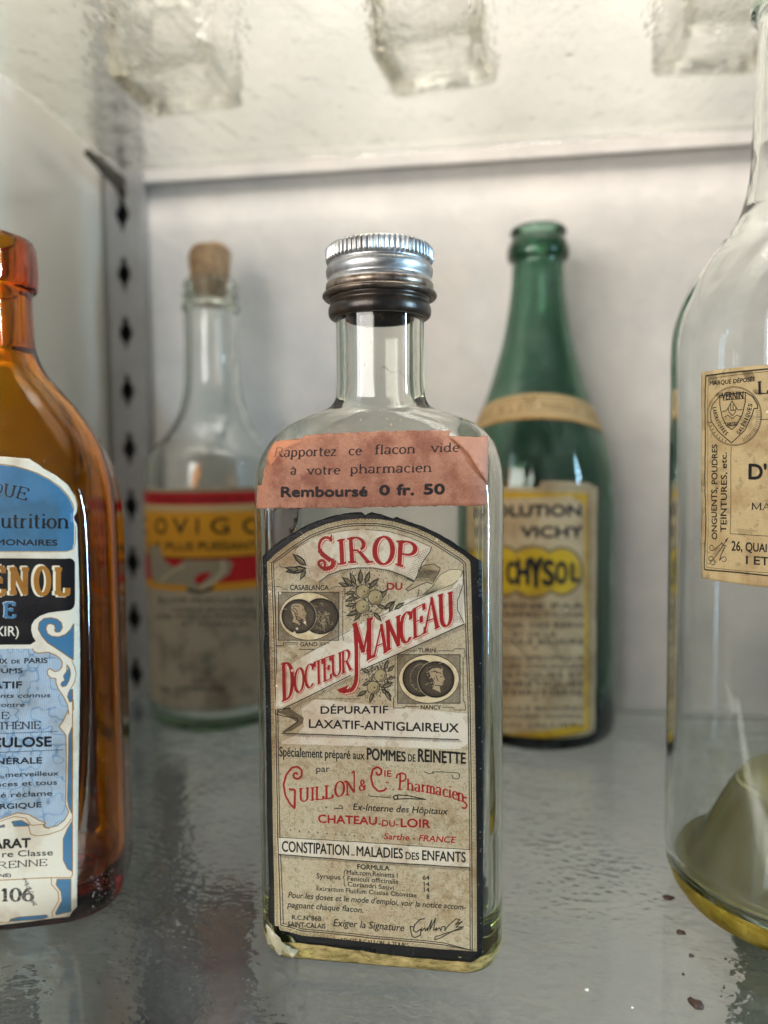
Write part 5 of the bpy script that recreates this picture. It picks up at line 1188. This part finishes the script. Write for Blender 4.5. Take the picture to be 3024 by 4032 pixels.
lathe('foot_stain', [(31.0, -.0+.02), (33.75, .95), (35.95, 3.95), (37.75, 8.9), (37.85, 9.4), (37.80, 9.0), (36.05, 3.90), (33.9, .88), (31.5, .01)], m_film, bb, n=128, closed=True)
fb = on_cyl(95, 236, 39.0)
pl = Print(fb, -54, 10, 90, 168, 13, (.66, .56, .37)); H_, W_ = pl.h, pl.w
g = fbm(H_, W_, 70, 5, 5); pl.img[:] = (.69, .61, .45); pl.img *= (1-np.clip((g-.45)*1.2, 0, .4)[:, :, None]*np.array([.3, .4, .5])); pl.img *= (.93+.14*fbm(H_, W_, 2.6, 15, 2))[:, :, None]
pl.frame(2550, 1350, 2.212); K2 = (.055, .05, .045)
pl.line([(1500,160),(1048,228),(700,262),(510,287),(505,600),(505,1200),(510,1600),(500,1975),(800,2000),(1048,2028),(1500,2070)], K2, 13); pl.line([(1500,185),(1048,250),(535,312),(525,600),(530,1600),(522,1955),(1048,2002),(1500,2040)], K2, 3.5)
pl.text('MARQUE DÉPOSÉE', (540,372), (940,332), 36, K2, bold=.05)
pl.text('LABORATOIRES', (960,445), (2300,360), 108, K2, font='serif', contrast=(.2,.08), serif=.08)
for r_, w_ in ((236, 4), (228, 3)): pl.line(arc(760, 638, r_, r_*1.09, 0, 360, 40), K2, w_)
pl.line([(630,455),(632,540),(650,640),(690,720),(735,755),(780,715),(830,620),(855,520),(855,430),(630,460)], K2, 7); pl.line([(660,500),(850,485)], K2, 4); pl.line([(665,700),(800,690)], K2, 4); pl.line([(690,725),(775,715)], K2, 3)
pl.text('VERNIN', (648,500), (842,488), 68, K2, bold=.05); pl.text('MELUN', (694,728), (780,722), 26, K2, bold=.07); pl.line([(655,600),(690,590),(740,505),(790,585),(830,580)], K2, 6); pl.line([(665,650),(700,630),(740,660),(780,628),(815,645)], K2, 5); pl.line([(705,560),(710,600),(740,635),(770,600),(775,555)], K2, 6); pl.text('LL', (722,590), (765,590), 56, K2, bold=.02)
pl.line([(632,460),(570,540),(552,610),(560,680),(620,770),(735,872),(850,760),(910,640),(930,570),(960,575),(960,540),(920,470),(857,430)], K2, 7)
PUNT = 1
def curve_text(t_, p0, c_, p1, h, col, **k_):
    n_ = len(t_); q = lambda s_: ((1-s_)**2*p0[0]+2*s_*(1-s_)*c_[0]+s_*s_*p1[0], (1-s_)**2*p0[1]+2*s_*(1-s_)*c_[1]+s_*s_*p1[1])
    for i, ch in enumerate(t_):
        if ch == ' ': continue
        a, b = q(i/n_), q((i+.8)/n_); d = (b[0]-a[0], b[1]-a[1]); L_ = math.hypot(*d); nn = (d[1]/L_*h, -d[0]/L_*h); pl.quadtext(ch, (a, b, (b[0]+nn[0], b[1]+nn[1]), (a[0]+nn[0], a[1]+nn[1])), col, **k_)
curve_text('LABORATOIRES', (572,560), (580,700), (690,812), 32, K2, bold=.05); curve_text('GALÉNIQUES', (798,800), (890,700), (918,525), 34, K2, bold=.05)
for a in range(110, 170, 8): pl.line([(760+205*math.cos(math.radians(a)), 638+222*math.sin(math.radians(a))), (760+225*math.cos(math.radians(a)), 638+242*math.sin(math.radians(a)))], K2, 6)
for a in range(-12, 70, 4): pl.line([(760+190*math.cos(math.radians(a)), 638+205*math.sin(math.radians(a))), (760+225*math.cos(math.radians(a)), 638+242*math.sin(math.radians(a)))], K2, 2.5)
pl.line([(985,668),(1500,650)], K2, 5); pl.line([(732,900),(724,1662),(1500,1700)], K2, 4)
m = pl.new(); pl.glyphs(m, 'ONGUENTS, POUDRES', ((608,1715),(610,882),(562,882),(560,1715)), bold=.04); pl.put(m, K2); m = pl.new(); pl.glyphs(m, 'TEINTURES, etc.', ((690,1650),(694,950),(642,950),(640,1650)), bold=.04); pl.put(m, K2)
pl.text("D'ÉLIXIR", (872,1185), (1560,1210), 132, K2, bold=.07); pl.text('MANUFACTURE', (908,1452), (1750,1480), 60, K2, font='serif', contrast=(.17,.07), serif=.1)
pl.text('26, QUAI', (735,1808), (1046,1822), 84, K2, bold=.035, h1=70); pl.text('I ET 3', (852,1925), (1160,1945), 72, K2, bold=.03)
pl.line([(540,1930),(600,1850),(655,1775),(690,1720)], K2, 5); pl.fill([(712,1690),(680,1720),(690,1735)], K2); pl.line([(650,1735),(660,1760),(695,1770)], K2, 6); pl.line([(655,1740),(600,1790),(570,1810)]+arc(560, 1785, 16, 24, 90, 400, 8), K2, 6, w1=4); pl.line([(680,1775),(640,1850),(628,1895),(650,1870)]+arc(668, 1885, 20, 22, -120, 150, 8), K2, 7, w1=4); pl.line(arc(556, 1880, 20, 20, 30, 330, 8)+arc(575, 1915, 18, 18, -60, 160, 8), K2, 5)
st = fbm(H_, W_, 30, 44, 3); pl.img *= 1-np.clip((st-.66)*2, 0, .12)[:, :, None]
m_bl = paper_mat('buff_paper', pl, .6, .7)
ol = olm([(2764,1468),(2762,2276)], fb)
e = ol[0][0]; e2 = ol[1][0]; print('big label', ol)
outl = [(e2, ol[1][1]), (e, ol[0][1]), (e+.3, ol[0][1]+.2), (0, ol[0][1]-.2), (8, ol[0][1]-.3), (8.5, ol[1][1]+.2), (0, ol[1][1]-.2)]
lo = sheet('main_label', pl, rough_outline(outl, .06, 1.2, 5), cyl_surf(38.9), m_bl, bb, 1.8, lambda u, v: .10*math.sin(u*.6+v*.3)+.05*math.sin(v*1.3))
lo['label'] = 'buff paper label with black double border, shield emblem and upright lettering'

# ================================================================== three small square bottles overhead
m_sq = glass_mat('thick_clear_glass', rough=.05, sigma=(3, 4, 8), wave=.45, wavescale=60, dirt=.22, dirtcol=(.72, .66, .54))
def square_bottle(loc, rz, hw, hd, label):
    t = thing('square_bottle', loc, label, 'bottle', rz, 'small square bottles on the upper shelf')
    O = spl([(0, hw-2.5, hd-2.5, 5, 5, 'c'), (1.5, hw-.6, hd-.6, 4, 4), (4, hw, hd, 4, 4), (60, hw, hd, 4, 4), (74, hw*.93, hd*.93, 8, 8), (81, hw*.62, hd*.66, 12, 12), (86, 10, 10, 9.8, 9.8), (100, 9, 9, 8.9, 8.9), (101, 11, 11, 10.9, 10.9), (106, 11, 11, 10.9, 10.9)], 4); T2 = 3.6
    inn = [(z, a-T2 if z < 84 else 6, b-T2 if z < 84 else 6, min(max(ca, 3), (a-T2 if z < 84 else 6)*.98), min(max(cb, 3), (b-T2 if z < 84 else 6)*.98)) for z, a, b, ca, cb in O[::-1] if z > 8]
    inn += [(7, hw-7, hd-7, 5, 5), (6.4, hw*.5, hd*.5, 4, 4), (6.6, 1, 1, .5, .5)]
    loft('glass_body', [(2.4, 1, 1, .5, .5), (2.2, hw*.35, hd*.35, 5, 5), (1.0, hw*.66, hd*.66, 8, 8), (.1, hw-4.6, hd-4.6, 6, 6)]+[tuple(q) for q in O]+[(106.4, 9, 9, 8.9, 8.9), (106.4, 7, 7, 6.9, 6.9)]+inn, m_sq, t, ks=4, kc=7)
    m_st = plain('stopper_brown', (.20, .12, .07), .7); lathe('stopper', spl([(.1, 96), (5.6, 96, 'c'), (5.9, 104), (6.4, 110), (6.0, 112), (.1, 112.4)], 3), m_st, t, n=40)
    return t
square_bottle((-.1400, .3320, UP+.0061), math.radians(-3), 24, 20.5, 'small thick square bottle overhead, leftmost on the upper shelf above the rail')
square_bottle((-.0225, .3300, UP+.0061), math.radians(-8), 24, 21, 'small thick square bottle overhead, directly above the syrup bottle')
square_bottle((.0960, .3340, UP+.0061), math.radians(6), 23, 20, 'small thick square bottle overhead, beside the neck of the big clear bottle')

# ================================================================== chips of rust and paper on the shelf
m_chip = plain('rust_chip', (.060, .030, .020), .55, var=.5, vscale=900, bmp=.4, bscale=1500); m_crumb = plain('paper_crumb', (.72, .68, .58), .8)
def chip(x, y, L, Wd, a, m, label, cat, seed, tail=0, h=.5):
    r = random.Random(seed); V = []; n = 14
    for k, (s_, hh) in enumerate(((1.0, .02), (.92, h*.7), (.5, h))):
        for j in range(n):
            t = 2*math.pi*j/n; rr = s_*(1+.16*math.sin(3*t+seed)+.10*math.sin(5*t+2*seed)); px = L*rr*math.cos(t); py = Wd*rr*math.sin(t)*(1-.45*math.cos(t) if tail else 1)
            if tail and math.cos(t) > .8: px *= 1.6
            V.append((px, py, hh*(1+.2*r.uniform(-1, 1))))
    V.append((0, 0, h*1.05)); F = [(k*n+j, k*n+(j+1) % n, (k+1)*n+(j+1) % n, (k+1)*n+j) for k in range(2) for j in range(n)]+[(2*n+j, 2*n+(j+1) % n, 3*n) for j in range(n)]+[tuple(range(n))[::-1]]
    o = mesh_obj('rust_chip' if m is m_chip else 'paper_crumb', [tuple(c*MM for c in v) for v in V], F, m); o.location = (x*MM, y*MM, .0001); o.rotation_euler = (0, 0, math.radians(a)); tag(o, label, cat, 'loose chips on the glass shelf'); return o
chip(55.9, 231.2, 1.75, 1.3, 5, m_chip, 'oval rust chip touching the left side of the big clear bottle', 'chip', 1)
chip(55.3, 213.9, 1.3, 1.0, -10, m_chip, 'round rust chip just below the heel of the big clear bottle', 'chip', 2)
chip(55.6, 203.8, .75, .65, 20, m_chip, 'small jagged rust chip between the round chip and the teardrop chip', 'chip', 3)
chip(51.5, 195.8, .40, .36, 0, m_chip, 'tiny dark rust speck just above the teardrop chip', 'chip', 4)
chip(51.9, 184.9, 1.7, 1.6, 128, m_chip, 'largest rust chip, teardrop shaped, in the lower right of the shelf', 'chip', 5, tail=1, h=.8)
chip(64.5, 203.5, .35, .3, 0, m_chip, 'tiny rust speck under the yellow rim of the big clear bottle', 'chip', 6)
chip(25.5, 186.7, .55, .45, 40, m_crumb, 'white paper crumb on bare glass right of the syrup bottle', 'crumb', 7, h=.35)
chip(35.9, 181.8, .40, .35, 10, m_crumb, 'small cream crumb nearest the lower edge, right of the white crumb', 'crumb', 8, h=.3)
rr = random.Random(99); V, F = [], []
for i in range(420):
    x, y = rr.uniform(-170, 90), rr.uniform(160, 300); s_ = rr.uniform(.03, .11)*(1.6 if rr.random() < .06 else 1); k = len(V)
    V += [(x-s_, y-s_*.6, .02), (x+s_, y-s_*.5, .02), (x+s_*.3, y+s_, .02), (x, y, .02+s_)]; F += [(k, k+1, k+3), (k+1, k+2, k+3), (k+2, k, k+3)]
o = mesh_obj('dust', [tuple(c*MM for c in v) for v in V], F, m_crumb, smooth=False); tag(o, 'fine pale dust grains scattered over the lower glass shelf', 'dust', kind='stuff')
